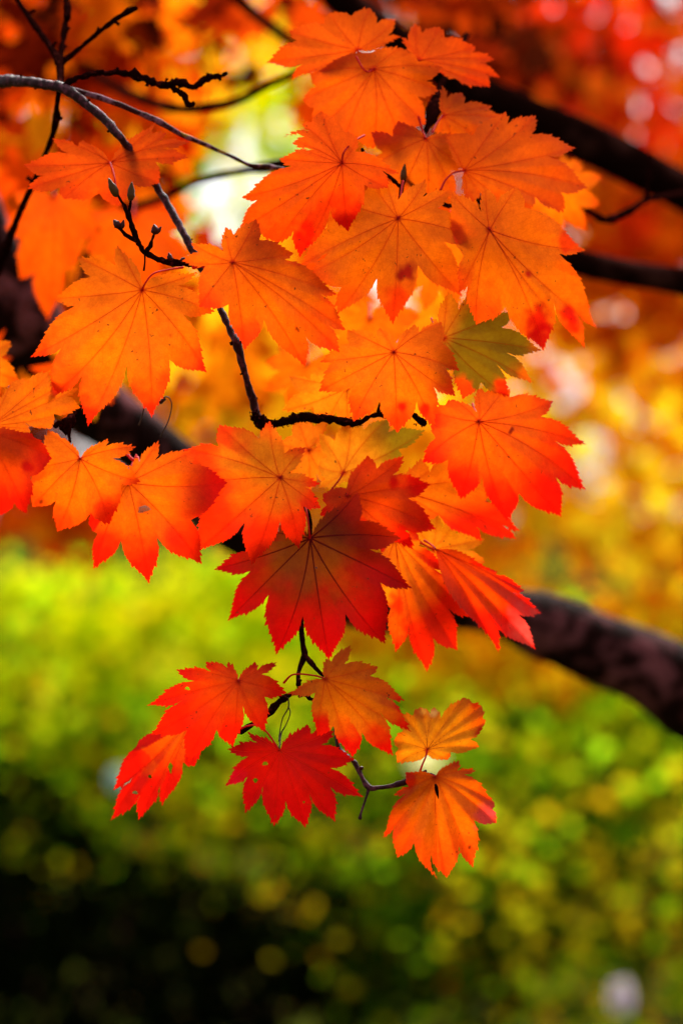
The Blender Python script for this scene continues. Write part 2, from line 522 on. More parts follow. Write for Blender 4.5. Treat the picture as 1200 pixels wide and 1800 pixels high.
    for (tx, ty), bd in zip(tips, bends):
        dx, dy = tx - C[0], ty - C[1]; L = math.hypot(dx, dy)
        if L < 22: continue
        ex, ey = dx / L, dy / L
        path = []
        for i in range(13):
            s = i / 12 * 0.97; o = bd * L * 4 * s * (1 - s)
            path.append((C[0] + ex * L * s - ey * o, C[1] + ey * L * s + ex * o))
        chk = inside(poly, np.array([p[0] for p in path]), np.array([p[1] for p in path]))
        cut = 13
        for i in range(3, 13):
            if not chk[i]: cut = i; break
        if cut > 3: strand(path[:cut], veinw * 0.62 * min(1, L / 90), 0.3)
    link_mesh('veins', VV, FF, M_VEIN_DARK if veindark else M_VEIN, root, org)
    if petiole:
        pl = [P(C[0], C[1], org[1] - 0.0006)] + [P(a, b, c) for a, b, c in petiole]
        rr_ = [1.9 * D / 5000] + [1.6 * D / 5000] * (len(petiole) - 1) + [2.3 * D / 5000]
        tube_obj('petiole', pl, rr_, M_PETIOLE, root, org, sides=7)
    return root

L = maple_leaf
# ---- top cluster
L('dull orange maple leaf at the very top of the cluster, fan of blunt lobes', (629, 88),
  [512,140, 530,113, 468,110, 521,72, 508,54, 569,42, 580,22, 617,28, 650,14, 662,41, 695,33, 681,63, 704,65], 1.79,
  lin(212,90,6), lin(202,60,4), (0.5, 1.1), tilt=(0.010, -0.012), petiole=[(634,106,1.785),(644,122,1.782),(652,122,1.775)])
L('broad dull orange maple leaf just under the topmost one with a hooked red stalk', (657, 121),
  [545,130, 556,152, 531,175, 552,190, 556,228, 590,222, 600,258, 625,238, 655,262, 680,238, 712,255, 718,222, 748,218, 734,170, 770,160, 748,142, 778,118, 735,108, 705,84], 1.775,
  lin(214,94,6), lin(208,74,4), (0.5, 1.1), notch=(652,92), tilt=(-0.006, -0.014), petiole=[(648,126,1.768),(638,121,1.765),(626,100,1.77)])
L('deep orange maple leaf at upper right of the topmost leaves, lying over the dark limb', (736, 106),
  [705,66, 717,72, 728,41, 741,58, 772,47, 781,66, 835,82, 829,92, 868,104, 842,109, 878,136, 853,128, 860,153, 800,138, 775,128], 1.79,
  lin(208,80,6), lin(202,56,4), (0.4, 1.0), tilt=(0.012, -0.008), petiole=[(730,122,1.80),(722,150,1.83)])
L('small orange maple leaf with a dark gap on its left, below the limb', (778, 203),
  [776,150, 785,172, 812,163, 815,182, 864,187, 850,195, 885,208, 850,222, 840,245, 810,235, 800,260, 785,240, 765,262], 1.77,
  lin(216,94,6), lin(210,78,4), (0.5, 1.1), tilt=(0.014, -0.01), petiole=[(768,216,1.76),(760,232,1.75)])
L('plain orange maple leaf half hidden in the middle of the top cluster', (748, 243),
  [700,212, 690,240, 652,232, 672,268, 640,300, 690,310, 688,372, 725,330, 745,388, 765,330, 802,352, 790,300, 818,290, 790,262, 800,235], 1.758,
  lin(220,102,8), lin(214,82,6), (0.5, 1.1), tilt=(-0.004, -0.012), petiole=[(742,228,1.765),(735,205,1.77)])
L('large plain orange maple leaf at right of the top cluster with curved red stalk', (815, 300),
  [782,240, 830,238, 888,196, 891,218, 941,203, 934,236, 1011,260, 963,275, 1032,330, 985,338, 990,374, 940,345, 925,376, 880,340, 862,378, 845,335, 822,362], 1.742,
  lin(220,98,6), lin(210,74,4), (0.4, 1.0), tilt=(0.014, -0.010), curl=0.010, petiole=[(797,304,1.735),(783,316,1.73),(774,334,1.725)])
L('orange maple leaf with two bright red lobe ends pointing down and a tattered left edge', (601, 287),
  [628,243, 605,232, 565,195, 547,215, 531,219, 544,230, 497,241, 535,240, 514,253, 553,262, 491,279, 512,292, 425,347, 452,352, 420,405, 452,400, 487,428, 516,405, 527,453, 580,370, 612,407, 640,325, 682,330, 672,300, 702,305], 1.672,
  lin(234,94,8), lin(228,66,6), (0.6, 1.15), notch=(624,266), tilt=(0.003, -0.006), curl=0.010, blots=[(612,385,34,RD),(604,350,24,RO),(527,440,28,RD),(545,405,26,RD),(560,370,20,RO)],
  petiole=[(604,268,1.668),(620,250,1.68),(640,238,1.70)], veinw=2.0)
L('golden orange maple leaf with a folded dark red patch on its lowest lobe', (699, 384),
  [748,315, 742,347, 792,334, 768,366, 842,420, 780,425, 812,522, 734,466, 690,571, 662,490, 592,553, 600,505, 545,480, 578,444, 528,467, 575,400, 590,350, 640,345, 655,322, 668,340, 677,312], 1.685, OR, lin(232,80,8), (0.6, 1.1),
  blots=[(718,476,17,lin(170,8,8)),(703,484,9,lin(150,8,8)),(700,530,24,RO),(693,556,22,RO),(586,520,10,RO)], notch=(699,352), tilt=(0.004, -0.008), petiole=[(706,368,1.69),(704,345,1.70),(708,318,1.71)], veinw=2.0)
L('golden orange maple leaf at right ending in two deep crimson lobe tips', (860, 404),
  [853,330, 873,357, 908,328, 921,364, 1028,440, 982,446, 1049,578, 1012,548, 1027,613, 972,532, 955,617, 888,540, 836,571, 822,500, 806,514, 814,450, 789,334], 1.695, OR, lin(232,84,8), (0.6, 1.1),
  notch=(845,372), blots=[(946,566,27,RR),(952,592,24,lin(160,6,10)),(996,552,15,RD),(1006,566,16,RD),(928,482,7,RR),(1000,420,22,RO)],
  tilt=(0.012, -0.006), curl=0.012, petiole=[(852,384,1.70),(846,360,1.715)], veinw=2.2)
# ---- middle
L('olive green maple leaf turning red at its lower tips, the only greenish leaf', (779, 594),
  [758,560, 770,567, 787,512, 806,545, 828,516, 838,565, 903,546, 881,576, 951,616, 890,620, 938,674, 872,640, 894,698, 845,672, 812,702, 800,640, 772,655], 1.712,
  OLV, lin(214,60,8), (0.78, 1.12), left=(lin(226,122,14), 815, 590, 765, 560), blots=[(888,684,20,lin(214,40,6)),(812,685,20,RO),(925,655,18,lin(226,110,10))], tilt=(0.008, -0.004), petiole=[(768,582,1.72),(758,560,1.74)])
L('orange maple leaf right of centre with red lower lobes above the mossy twig', (692, 619),
  [728,570, 736,584, 776,566, 776,602, 807,652, 775,640, 800,696, 762,680, 762,752, 732,705, 698,761, 667,704, 621,741, 618,680, 560,688, 592,632, 562,636, 614,604, 611,580, 662,591, 667,576], 1.69, OR, RO, (0.62, 1.08),
  notch=(697,603), blots=[(708,716,11,RR),(745,722,12,RD),(700,745,18,RO)], tilt=(0.002, -0.008), petiole=[(694,608,1.70),(702,596,1.73)], veinw=2.0)
L('soft orange maple leaf half hidden behind another, just above the mossy twig', (609, 682),
  [560,645, 545,668, 508,662, 528,690, 496,722, 550,715, 575,744, 590,722, 612,750, 625,720, 664,710, 640,690, 666,672], 1.745, lin(236,136,16), lin(240,110,10), (0.5, 1.1),
  tilt=(0.0, -0.006), petiole=[(622,672,1.76),(640,660,1.78)])
L('red maple leaf farthest right with orange heart and long serrated crimson tips', (841, 741),
  [838,683, 852,690, 890,679, 895,698, 972,705, 950,732, 1030,781, 975,775, 1029,861, 976,839, 986,909, 911,867, 890,917, 847,837, 809,878, 787,808, 742,812, 765,770, 758,722, 782,712, 796,702], 1.722, lin(242,104,8), lin(220,22,6), (0.42, 0.98),
  notch=(838,725), blots=[(900,754,4,lin(120,10,5)),(896,760,4,lin(120,10,5))], left=(lin(216,18,6), 830, 760, 1010, 960), tilt=(0.012, -0.006), curl=0.010, petiole=[(836,728,1.727),(830,710,1.74)], veinw=2.2)
# ---- left
L('flat orange maple leaf at upper left with a red stalk hanging over winter buds', (194, 286),
  [273,215, 258,240, 293,233, 278,250, 336,249, 283,261, 332,277, 274,285, 280,322, 235,325, 208,363, 175,340, 113,350, 105,330, 48,332, 78,309, 42,290, 120,269, 92,243, 137,258, 146,246], 1.735, lin(220,86,6), lin(208,64,4), (0.4, 1.0),
  tilt=(0.004, -0.02), petiole=[(200,304,1.70),(204,328,1.69),(206,345,1.685)])
L('large orange maple leaf on the left with specks and glowing red lower tips', (250, 510),
  [347,478, 312,502, 378,548, 322,553, 364,655, 298,632, 267,735, 223,641, 155,750, 145,660, 88,700, 108,612, 54,628, 131,538, 95,525, 160,487, 136,451, 204,467, 207,431], 1.672, lin(248,124,10), lin(238,40,10), (0.66, 1.12),
  notch=(251,499), down=0.55, blots=[(300,590,3,ORD)], tilt=(0.0, -0.007), petiole=[(256,497,1.668),(270,481,1.672),(296,474,1.682),(322,470,1.69)], veinw=2.0)
L('orange maple leaf at left centre with the purple twig passing behind it', (409, 461),
  [396,399, 411,413, 451,385, 456,422, 516,445, 500,456, 592,517, 563,517, 607,580, 578,572, 597,619, 537,592, 536,645, 464,562, 430,615, 402,535, 350,540, 361,467, 320,459, 350,443, 336,427], 1.66, lin(244,116,8), lin(240,64,8), (0.6, 1.12),
  notch=(393,442), blots=[(524,580,3,lin(80,10,5)),(521,577,3,lin(80,10,5))], tilt=(0.006, -0.006), petiole=[(402,466,1.675),(372,472,1.69),(345,466,1.692)], veinw=1.9)
L('yellow orange maple leaf scrap at the left edge of the picture', (-40, 640),
  [-12,590, -6,602, 20,601, 3,628, 34,668, 0,680, -10,705], 1.80, lin(240,132,12), lin(232,100,10), (0.5, 1.0), petiole=[(-60,640,1.81)])
L('long lobed orange maple leaf cut by the left edge, its lobes spread rightward', (-15, 748),
  [20,672, 50,668, 93,652, 86,673, 141,662, 108,690, 138,683, 117,696, 142,717, 95,728, 90,754, 44,742, 56,776], 1.665, lin(240,120,10), lin(236,104,10), (0.5, 1.1), tilt=(0.006, -0.004), petiole=[(-40,735,1.67)])
L('crimson maple leaf with rounded edge cut by the left side of the picture', (-25, 760),
  [50,760, 60,768, 92,806, 54,838, 47,902, 26,884, 2,906, -8,870, -40,900], 1.65, lin(240,84,8), lin(220,26,6), (0.45, 1.05), blots=[(50,820,11,RR)],
  down=0.8, tilt=(0.004, -0.006), petiole=[(-50,750,1.66)])
L('small orange maple leaf at left between the crimson leaf and the holed leaf', (141, 806),
  [190,771, 186,784, 240,785, 198,806, 247,847, 212,850, 193,922, 160,902, 101,935, 99,880, 58,891, 56,845, 66,822, 80,795, 84,756, 108,770, 119,774], 1.668, lin(244,118,8), lin(236,70,8), (0.55, 1.1),
  blots=[(188,905,26,RO),(72,882,5,lin(90,14,6)),(105,920,22,RO)], tilt=(0.002, -0.008), petiole=[(134,796,1.69),(118,778,1.71)], veinw=1.9)
L('red maple leaf with one oval insect hole through its middle', (226, 848),
  [238,805, 245,812, 279,774, 273,809, 345,790, 335,815, 400,848, 336,914, 355,992, 276,945, 262,1026, 213,950, 165,1000, 172,938, 156,920, 170,890, 172,868], 1.682, lin(244,112,8), lin(228,28,6), (0.42, 0.95),
  left=(lin(236,44,6), 300, 850, 390, 870), holes=[(252,895,10.5,6.5)], blots=[(252,895,15,lin(214,84,8))], down=0.6, tilt=(0.002, -0.008), petiole=[(224,836,1.70),(240,800,1.72)], veinw=1.9)
L('two toned maple leaf at centre left, tan above and scarlet below', (492, 840),
  [538,786, 500,797, 474,740, 456,771, 386,746, 385,785, 322,790, 360,830, 325,860, 370,880, 344,972, 430,919, 442,994, 492,917, 526,965, 533,890, 564,893, 536,855, 563,850], 1.695, lin(232,140,18), lin(238,34,6), (0.35, 0.95), mid=lin(240,78,10),
  notch=(507,832), left=(lin(240,44,6), 470, 800, 450, 960), tilt=(0.0, -0.007), petiole=[(500,832,1.70),(512,826,1.715)], veinw=2.1)
L('dark maroon maple leaf with olive brown heart at the centre of the picture', (545, 946),
  [628,865, 632,915, 705,946, 650,966, 724,1034, 668,1024, 677,1132, 607,1079, 578,1161, 532,1083, 485,1151, 472,1046, 400,1092, 440,1004, 376,1001, 440,968, 450,925, 490,935, 497,915], 1.705, lin(126,62,12), lin(176,6,8), (0.30, 0.95), mid=lin(146,26,8),
  left=(lin(206,60,8), 600, 960, 640, 900), holes=[(556,998,1.6,1.6)], veindark=True, veinw=4.6, down=0.25, tilt=(0.0, -0.005), petiole=[(543,930,1.70),(540,905,1.702),(537,890,1.71)], tooth=3.2)
L('red maple leaf right of the maroon one with two overlapping scarlet lobes', (611, 872),
  [645,800, 662,824, 710,801, 690,835, 757,851, 717,876, 766,930, 712,932, 726,966, 675,930, 645,940, 620,915, 596,922, 588,905, 562,906, 574,888, 567,868], 1.718, lin(232,78,8), lin(228,22,6), (0.5, 0.98),
  notch=(609,858), blots=[(692,848,10,lin(206,6,6)),(735,846,26,RD)], tilt=(0.006, -0.004), petiole=[(606,868,1.72),(590,872,1.722),(572,878,1.722)], veinw=2.0)
L('tan and yellow green maple leaf under the mossy twig with a red stalk', (603, 831),
  [560,858, 572,842, 558,820, 575,803, 560,762, 588,775, 616,736, 640,755, 680,737, 682,760, 747,756, 700,790, 704,822, 650,828, 650,852], 1.738, TAN, lin(220,130,20), (0.5, 1.1),
  notch=(605,846), left=(lin(168,146,20), 640, 800, 705, 775), tilt=(0.002, -0.004), petiole=[(597,842,1.725),(587,855,1.722),(578,868,1.72)])
L('shaded orange maple leaf peeping out under the left end of the mossy twig', (542, 792),
  [580,738, 552,750, 522,733, 514,765, 492,782, 510,800, 503,842, 530,830, 545,862, 556,832, 580,856, 578,812, 606,800, 580,780, 614,765], 1.765, lin(226,122,18), lin(222,112,14), (0.5, 1.1), petiole=[(548,780,1.77),(556,758,1.77)])
L('orange maple leaf with scarlet lower edge tucked behind the rightmost red leaf', (700, 862),
  [738,806, 755,830, 796,790, 804,835, 872,838, 852,880, 913,933, 882,922, 907,948, 836,925, 845,951, 770,905, 738,914], 1.742, lin(232,112,12), lin(232,50,8), (0.55, 1.1),
  down=0.8, left=(lin(232,36,6), 790, 870, 812, 925), tilt=(0.006, -0.003), petiole=[(690,850,1.75),(670,835,1.76)])
L('pale golden maple leaf hanging behind the folded red leaf', (760, 966),
  [722,922, 745,935, 768,902, 776,930, 802,914, 800,938, 852,948, 822,966, 852,988, 812,1002, 828,1035, 800,1012, 815,1064, 780,1022, 772,1064, 755,1010, 738,1035], 1.762, lin(240,146,18), lin(242,116,10), (0.5, 1.1),
  tilt=(0.004, -0.006), petiole=[(750,960,1.75),(736,952,1.745)])
L('narrow folded scarlet maple leaf with skylight sheen painted pink on one lobe pointing down right', (765, 965),
  [868,1002, 872,1010, 922,1038, 900,1042, 951,1078, 910,1080, 941,1142, 867,1093, 876,1147], 1.728, lin(238,84,8), lin(238,26,10), (0.4, 0.9), fold=0.9,
  blots=[(925,1105,30,lin(240,80,84)),(908,1080,18,lin(236,60,60))], tilt=(0.02, 0.006), petiole=[(758,958,1.74),(745,950,1.745)])  # pink blots put the skylight sheen into the pigment
L('hanging red orange maple leaf right of the maroon leaf with its longest lobe straight down', (694, 948),
  [730,933, 736,960, 781,998, 762,1000, 830,1086, 788,1070, 804,1143, 761,1122, 750,1182, 718,1099, 695,1147, 686,1068, 667,1060, 678,1012, 670,958], 1.735, lin(240,124,12), lin(226,34,6), (0.3, 0.85), fold=0.5,
  blots=[(772,985,20,lin(212,30,6)),(693,1100,26,lin(240,96,8)),(676,1045,20,lin(244,150,16))], down=0.3, tilt=(0.006, -0.004), petiole=[(690,938,1.74),(684,920,1.75)])
# ---- bottom spray
L('orange red maple leaf at the left of the lowest spray, lobes fanned leftward', (419, 1197),
  [448,1163, 452,1178, 488,1163, 460,1185, 504,1218, 465,1225, 465,1288, 427,1241, 410,1312, 381,1283, 331,1339, 329,1283, 266,1291, 321,1231, 258,1240, 341,1197, 309,1177, 371,1181, 362,1163, 400,1174, 402,1163], 1.672, lin(226,76,8), lin(206,22,6), (0.3, 0.95),
  down=0.2, left=(lin(224,28,6), 420, 1200, 320, 1310), holes=[(330,1210,4,3.4)], tilt=(0.006, -0.005), veinw=1.3, petiole=[(430,1188,1.68),(470,1200,1.685),(495,1216,1.69)])
L('scarlet maple leaf with several insect holes, lowest at far left', (335, 1268),
  [373,1309, 352,1306, 342,1347, 322,1340, 285,1417, 283,1378, 244,1442, 246,1398, 194,1443, 234,1366, 199,1389, 240,1312, 262,1290], 1.70, lin(232,96,8), lin(200,18,8), (0.2, 0.7), fold=0.5,
  down=0.2, holes=[(300,1350,3.8,8),(264,1365,3,3.4),(238,1393,4.6,3.6)], tilt=(-0.008, 0.004), veinw=1.2, petiole=[(352,1262,1.70),(384,1276,1.695),(415,1286,1.69)])
L('bright crimson maple leaf in the middle of the lowest spray with pinholes', (491, 1319),
  [540,1273, 546,1290, 587,1285, 565,1309, 623,1334, 580,1350, 638,1401, 581,1384, 589,1445, 544,1397, 537,1455, 502,1408, 481,1453, 462,1382, 431,1430, 435,1365, 396,1381, 436,1330, 399,1317, 452,1305, 435,1286], 1.684, lin(178,14,6), lin(156,4,8), (0.3, 1.0),
  down=0.2, holes=[(466,1342,4.6,4.2),(449,1372,4,3.4),(534,1410,1.8,1.6)], blots=[(415,1372,20,lin(176,8,36))], tilt=(0.002, -0.008), veinw=1.2,
  petiole=[(482,1305,1.682),(468,1286,1.68),(450,1275,1.682),(432,1277,1.688),(420,1284,1.69)], tooth=3.0)
L('orange maple leaf with scarlet lower edges above the crimson one in the lowest spray', (571, 1193),
  [572,1158, 582,1163, 616,1134, 605,1167, 664,1172, 650,1188, 712,1232, 674,1222, 723,1287, 667,1251, 691,1329, 636,1288, 620,1331, 586,1276, 557,1294, 554,1218, 504,1220], 1.67, lin(240,132,12), lin(226,22,6), (0.62, 0.95),
  down=0.55, tilt=(0.004, -0.008), veinw=1.4, petiole=[(555,1188,1.668),(530,1185,1.667),(512,1187,1.67),(499,1200,1.68)])
L('curled amber maple leaf with transparent crumpled lobes at lower right', (750, 1318),
  [785,1336, 792,1322, 842,1313, 826,1300, 852,1272, 848,1262, 846,1241, 830,1236, 813,1226, 775,1262, 763,1243, 756,1254, 738,1243, 725,1258, 706,1256, 708,1285, 692,1302, 700,1315, 698,1341], 1.695, lin(242,158,20), lin(236,100,10), (0.6, 1.1),
  notch=(751,1327), fold=0.8, down=0.1, blots=[(760,1252,8,lin(250,214,150)),(744,1250,8,lin(246,196,90)),(846,1285,12,lin(214,50,10)),(834,1240,8,lin(214,50,10))], tilt=(-0.006, 0.01), veindark=True, veinw=1.4,
  petiole=[(748,1330,1.69),(742,1344,1.688),(736,1362,1.688)])
L('orange maple leaf hanging lowest at right with a pink patch on one lobe', (764, 1365),
  [806,1336, 803,1355, 836,1354, 815,1361, 868,1410, 865,1422, 872,1447, 833,1442, 831,1525, 806,1487, 785,1543, 757,1503, 769,1547, 727,1482, 698,1508, 694,1450, 672,1473, 712,1395, 692,1398, 718,1383, 713,1357], 1.675, lin(240,118,10), lin(234,74,10), (0.5, 1.0), fold=0.7,
  blots=[(856,1436,20,lin(222,72,84)),(825,1490,4,lin(70,14,6)),(720,1375,14,lin(224,40,8)),(680,1462,14,RO)], down=0.1, tilt=(0.006, -0.004), veinw=1.4, petiole=[(758,1362,1.682),(748,1364,1.688)])

# ------------------------------------------------------------------ foreground branches
def buds(parent, org, items):
    for (bx, by, dx, dy, D, w, mat) in items:
        L_ = math.hypot(dx, dy)
        pts = [P(bx + dx * k, by + dy * k, D) for k in (0, .25, .55, .8, 1)]
        rad = [w * .5 * D / 5000 * k for k in (.55, 1, .9, .5, .12)]
        tube_obj('bud', pts, rad, mat, parent, org, lump=0.12, lump_scale=900, sides=8)

org = P(115, 155, 1.75)
br = empty('maple_branch', org)
tag(br, 'purple brown maple branch entering at upper left and running down between the leaves', 'branch')
pxtube('main_stem', [(-220,120,1.95,30),(-40,140,1.82,24),(30,143,1.78,20),(80,148,1.76,18),(118,158,1.75,18),(150,182,1.745,16),(182,208,1.74,15),(212,242,1.735,14),(250,290,1.75,13.5),(276,328,1.752,13),(300,368,1.745,13),(325,415,1.735,12.5),
    (350,462,1.73,12),(372,510,1.725,12),(390,548,1.72,12),(408,585,1.715,13),(416,602,1.712,18),(424,632,1.712,13),(436,676,1.715,12),(448,716,1.72,14),(455,738,1.722,18)], M_TWIG, br, org, lump=0.2, lump_scale=260, seed=1, sides=12)
for (sx, sy, sD, dx, dy, w_) in ((40,144,1.775,-3,-12,5),(150,184,1.745,8,-10,5),(60,146,1.77,3,11,5),(198,226,1.737,-9,6,4),(262,308,1.75,-8,5,4),(330,424,1.735,9,-4,4),(375,517,1.725,9,-4,4),(418,604,1.712,12,-5,6),(414,600,1.712,-10,4,6),(430,655,1.713,-8,3,4),(444,700,1.72,9,0,4)):
    pxtube('spur', [(sx,sy,sD,w_*1.8),(sx+dx*.6,sy+dy*.6,sD-.001,w_),(sx+dx,sy+dy,sD-.001,w_*.9)], M_TWIG_DARK, br, org, lump=.4, lump_scale=400, seed=sx)
for (sx, sy, sD, dx, dy, w_) in ((48,26,1.88,14,-10,5),(70,56,1.86,-12,-8,5),(90,84,1.84,10,-10,5),(113,60,1.85,10,-12,5),(116,84,1.84,-9,-8,5),(170,60,1.81,4,-12,5),(200,36,1.80,10,8,5),(100,206,1.80,10,2,8),(76,282,1.84,12,4,5),(60,320,1.86,-12,-8,6),(205,128,1.76,3,-9,5),(262,142,1.76,-4,10,6),(290,150,1.762,4,-12,5),(364,138,1.77,2,-9,5),(384,134,1.77,4,8,5)):
    pxtube('spur', [(sx,sy,sD,w_*1.6),(sx+dx*.6,sy+dy*.6,sD-.001,w_),(sx+dx,sy+dy,sD-.001,w_)], M_TWIG_DARK, br, org, lump=.4, lump_scale=400, seed=sx)
pxtube('side_twig', [(120,158,1.75,14),(150,164,1.755,11),(200,180,1.76,10),(262,206,1.765,10),(276,212,1.765,12),(315,234,1.77,9),(360,254,1.78,8),(405,274,1.785,7),(440,290,1.79,6),(470,292,1.80,10),(500,298,1.81,6)], M_TWIG_MOSS, br, org, lump=0.14, lump_scale=170, seed=2, sides=10)
pxtube('side_twig', [(112,152,1.75,12),(130,140,1.752,11),(165,130,1.755,9),(205,128,1.76,10),(240,132,1.76,15),(262,142,1.76,13),(290,150,1.762,11),(316,145,1.765,16),(340,152,1.765,10),(364,138,1.77,12),(385,134,1.77,9),(400,127,1.77,6)], M_TWIG_DARK, br, org, lump=0.6, lump_scale=420, seed=3, sides=10)
pxtube('spur', [(300,150,1.765,9),(315,162,1.763,10),(326,172,1.762,9),(334,184,1.76,12),(342,180,1.76,5)], M_TWIG_DARK, br, org, lump=0.6, lump_scale=420, seed=4)
pxtube('side_twig', [(106,152,1.755,12),(106,128,1.80,13),(104,108,1.82,18),(90,84,1.84,12),(70,56,1.86,11),(48,26,1.88,10),(26,-10,1.90,9)], M_TWIG_DARK, br, org, lump=0.12, lump_scale=150, seed=5)
pxtube('side_twig', [(106,112,1.82,12),(110,80,1.84,10),(116,40,1.86,9),(120,28,1.86,15),(116,-15,1.88,8)], M_TWIG_DARK, br, org, lump=0.2, lump_scale=150, seed=6)
pxtube('side_twig', [(108,112,1.82,12),(132,92,1.82,9),(170,60,1.81,8),(204,34,1.80,9),(226,20,1.80,12),(242,13,1.80,7)], M_TWIG_DARK, br, org, lump=0.2, lump_scale=190, seed=7)
pxtube('side_twig', [(104,160,1.76,9),(100,190,1.79,8),(100,206,1.80,15),(92,240,1.82,9),(76,282,1.84,10),(60,320,1.86,11),(38,368,1.89,12),(20,412,1.92,14),(10,440,1.95,18),(-10,480,2.0,24)], M_TWIG_DARK, br, org, lump=0.12, lump_scale=120, seed=8, sides=10)
# twig with winter buds
pxtube('bud_twig', [(345,466,1.715,9),(326,463,1.70,10),(306,462,1.695,15),(292,460,1.69,10),(270,452,1.688,9),(252,440,1.686,10),(240,420,1.686,9),(236,408,1.686,11),(229,386,1.686,8),(225,376,1.686,9),(214,354,1.686,5),(204,338,1.686,5)], M_TWIG_DARK, br, org, lump=0.4, lump_scale=420, seed=9, sides=10)
pxtube('bud_twig', [(226,377,1.686,6),(229,362,1.686,5),(230,350,1.686,5)], M_TWIG_DARK, br, org, lump=0.2, lump_scale=260)
pxtube('bud_twig', [(240,424,1.686,7),(230,418,1.684,7),(221,412,1.682,10),(213,404,1.68,6),(208,398,1.68,6)], M_TWIG_DARK, br, org, lump=0.35, lump_scale=300, seed=10)
pxtube('bud_twig', [(257,441,1.686,8),(264,432,1.684,8),(267,422,1.683,5),(272,410,1.683,4)], M_TWIG_DARK, br, org, lump=0.35, lump_scale=300, seed=11)
pxtube('dead_stalk', [(254,440,1.686,4),(255,458,1.684,3),(253,476,1.683,4)], M_TWIG_DARK, br, org)
buds(br, org, [(206,345,-15,-32,1.684,15,M_BUD_GREEN),(230,352,2,-32,1.684,14,M_BUD_GREEN),(210,400,-10,-14,1.68,14,M_BUD),(214,402,4,-16,1.68,9,M_BUD),(274,412,-3,-18,1.683,15,M_BUD),(276,410,8,-12,1.683,7,M_BUD),(300,458,-3,-14,1.69,10,M_BUD),(318,460,8,-8,1.69,9,M_BUD)])
pxtube('twig_scar', [(340,470,1.70,8),(352,466,1.695,9),(362,463,1.69,7)], M_PETIOLE, br, org)
# hidden run of the branch to the lower sprays
pxtube('side_twig', [(455,738,1.722,14),(462,752,1.725,12),(480,790,1.735,9),(505,830,1.742,8),(520,855,1.742,7),(534,885,1.738,8),(542,905,1.728,9),(545,930,1.735,8),(540,980,1.745,9),(532,1040,1.74,9),(529,1090,1.735,10),(532,1130,1.73,10),(535,1152,1.725,13),(528,1170,1.72,8),(524,1190,1.71,7),(526,1212,1.70,7)], M_TWIG_DARK, br, org, lump=0.15, lump_scale=170, seed=12, sides=10)
pxtube('side_twig', [(535,1152,1.725,10),(545,1163,1.71,10),(556,1176,1.69,8),(568,1188,1.678,5)], M_TWIG_DARK, br, org, lump=0.15, lump_scale=170)
pxtube('side_twig', [(545,1225,1.70,6),(528,1216,1.70,8),(508,1222,1.70,8),(494,1232,1.695,12),(482,1244,1.695,16),(468,1258,1.695,10),(446,1272,1.693,9),(430,1282,1.692,11),(418,1285,1.69,13)], M_TWIG_DARK, br, org, lump=0.3, lump_scale=230, seed=13, sides=10)
pxtube('spur', [(526,1222,1.70,7),(538,1224,1.698,5),(545,1228,1.698,7),(552,1230,1.698,5)], M_TWIG_DARK, br, org, lump=0.4, lump_scale=300)
pxtube('spur', [(500,1228,1.695,7),(484,1216,1.69,5),(478,1204,1.69,6)], M_TWIG_DARK, br, org, lump=0.3, lump_scale=300)
pxtube('spur', [(526,1212,1.70,6),(524,1200,1.695,9),(530,1195,1.695,4)], M_TWIG_DARK, br, org, lump=0.3, lump_scale=300)
pxtube('side_twig', [(582,1235,1.72,5),(588,1270,1.72,5),(594,1310,1.715,8),(604,1322,1.71,5),(616,1334,1.70,6),(624,1342,1.698,10),(634,1362,1.695,8),(648,1384,1.692,11),(668,1384,1.69,7),(690,1382,1.688,9),(698,1379,1.688,13),(712,1374,1.688,11),(730,1368,1.686,14),(748,1364,1.685,15),(764,1366,1.684,8)], M_TWIG, br, org, lump=0.22, lump_scale=200, seed=14, sides=10)
pxtube('side_twig', [(571,1193,1.685,5),(575,1215,1.70,5),(582,1235,1.72,5)], M_TWIG_DARK, br, org)
pxtube('dead_stalk', [(648,1386,1.692,8),(645,1396,1.69,5),(640,1412,1.688,4),(634,1430,1.686,4),(633,1438,1.686,9),(633,1441,1.686,3)], M_TWIG, br, org, lump=0.15, lump_scale=240)
buds(br, org, [(632,1352,7,-4,1.695,7,M_BUD),(735,1372,-2,8,1.684,10,M_TWIG_DARK),(744,1362,5,-9,1.684,9,M_BUD),(765,1378,5,26,1.664,7,M_TWIG_DARK)])

# twig carrying the top cluster
org = P(762, 200, 1.81)
ub = empty('maple_branch', org)
tag(ub, 'dark twig mostly hidden behind the top cluster of orange leaves', 'branch')
pxtube('main_stem', [(820,60,1.95,10),(790,120,1.86,10),(768,168,1.82,14),(762,190,1.81,26),(758,205,1.80,20),(750,225,1.79,9),(735,255,1.785,8),(716,285,1.775,9),(712,300,1.765,12),(707,322,1.755,9),(703,345,1.75,5),(700,362,1.745,4)], M_TWIG_DARK, ub, org, lump=.3, lump_scale=260, seed=31, sides=10)
pxtube('side_twig', [(758,205,1.80,10),(785,235,1.80,8),(812,275,1.79,8),(838,330,1.77,9),(842,350,1.765,13),(846,368,1.755,8),(850,385,1.74,5)], M_TWIG_DARK, ub, org, lump=.3, lump_scale=260, seed=32, sides=10)
pxtube('side_twig', [(712,300,1.765,8),(730,330,1.76,7),(770,355,1.755,7),(806,368,1.75,10),(818,378,1.745,14),(826,390,1.74,7)], M_TWIG_DARK, ub, org, lump=.35, lump_scale=300, seed=33, sides=10)
pxtube('side_twig', [(705,330,1.757,7),(672,300,1.74,7),(650,285,1.73,8),(636,262,1.72,6)], M_TWIG_DARK, ub, org, lump=.3, lump_scale=300, seed=34)
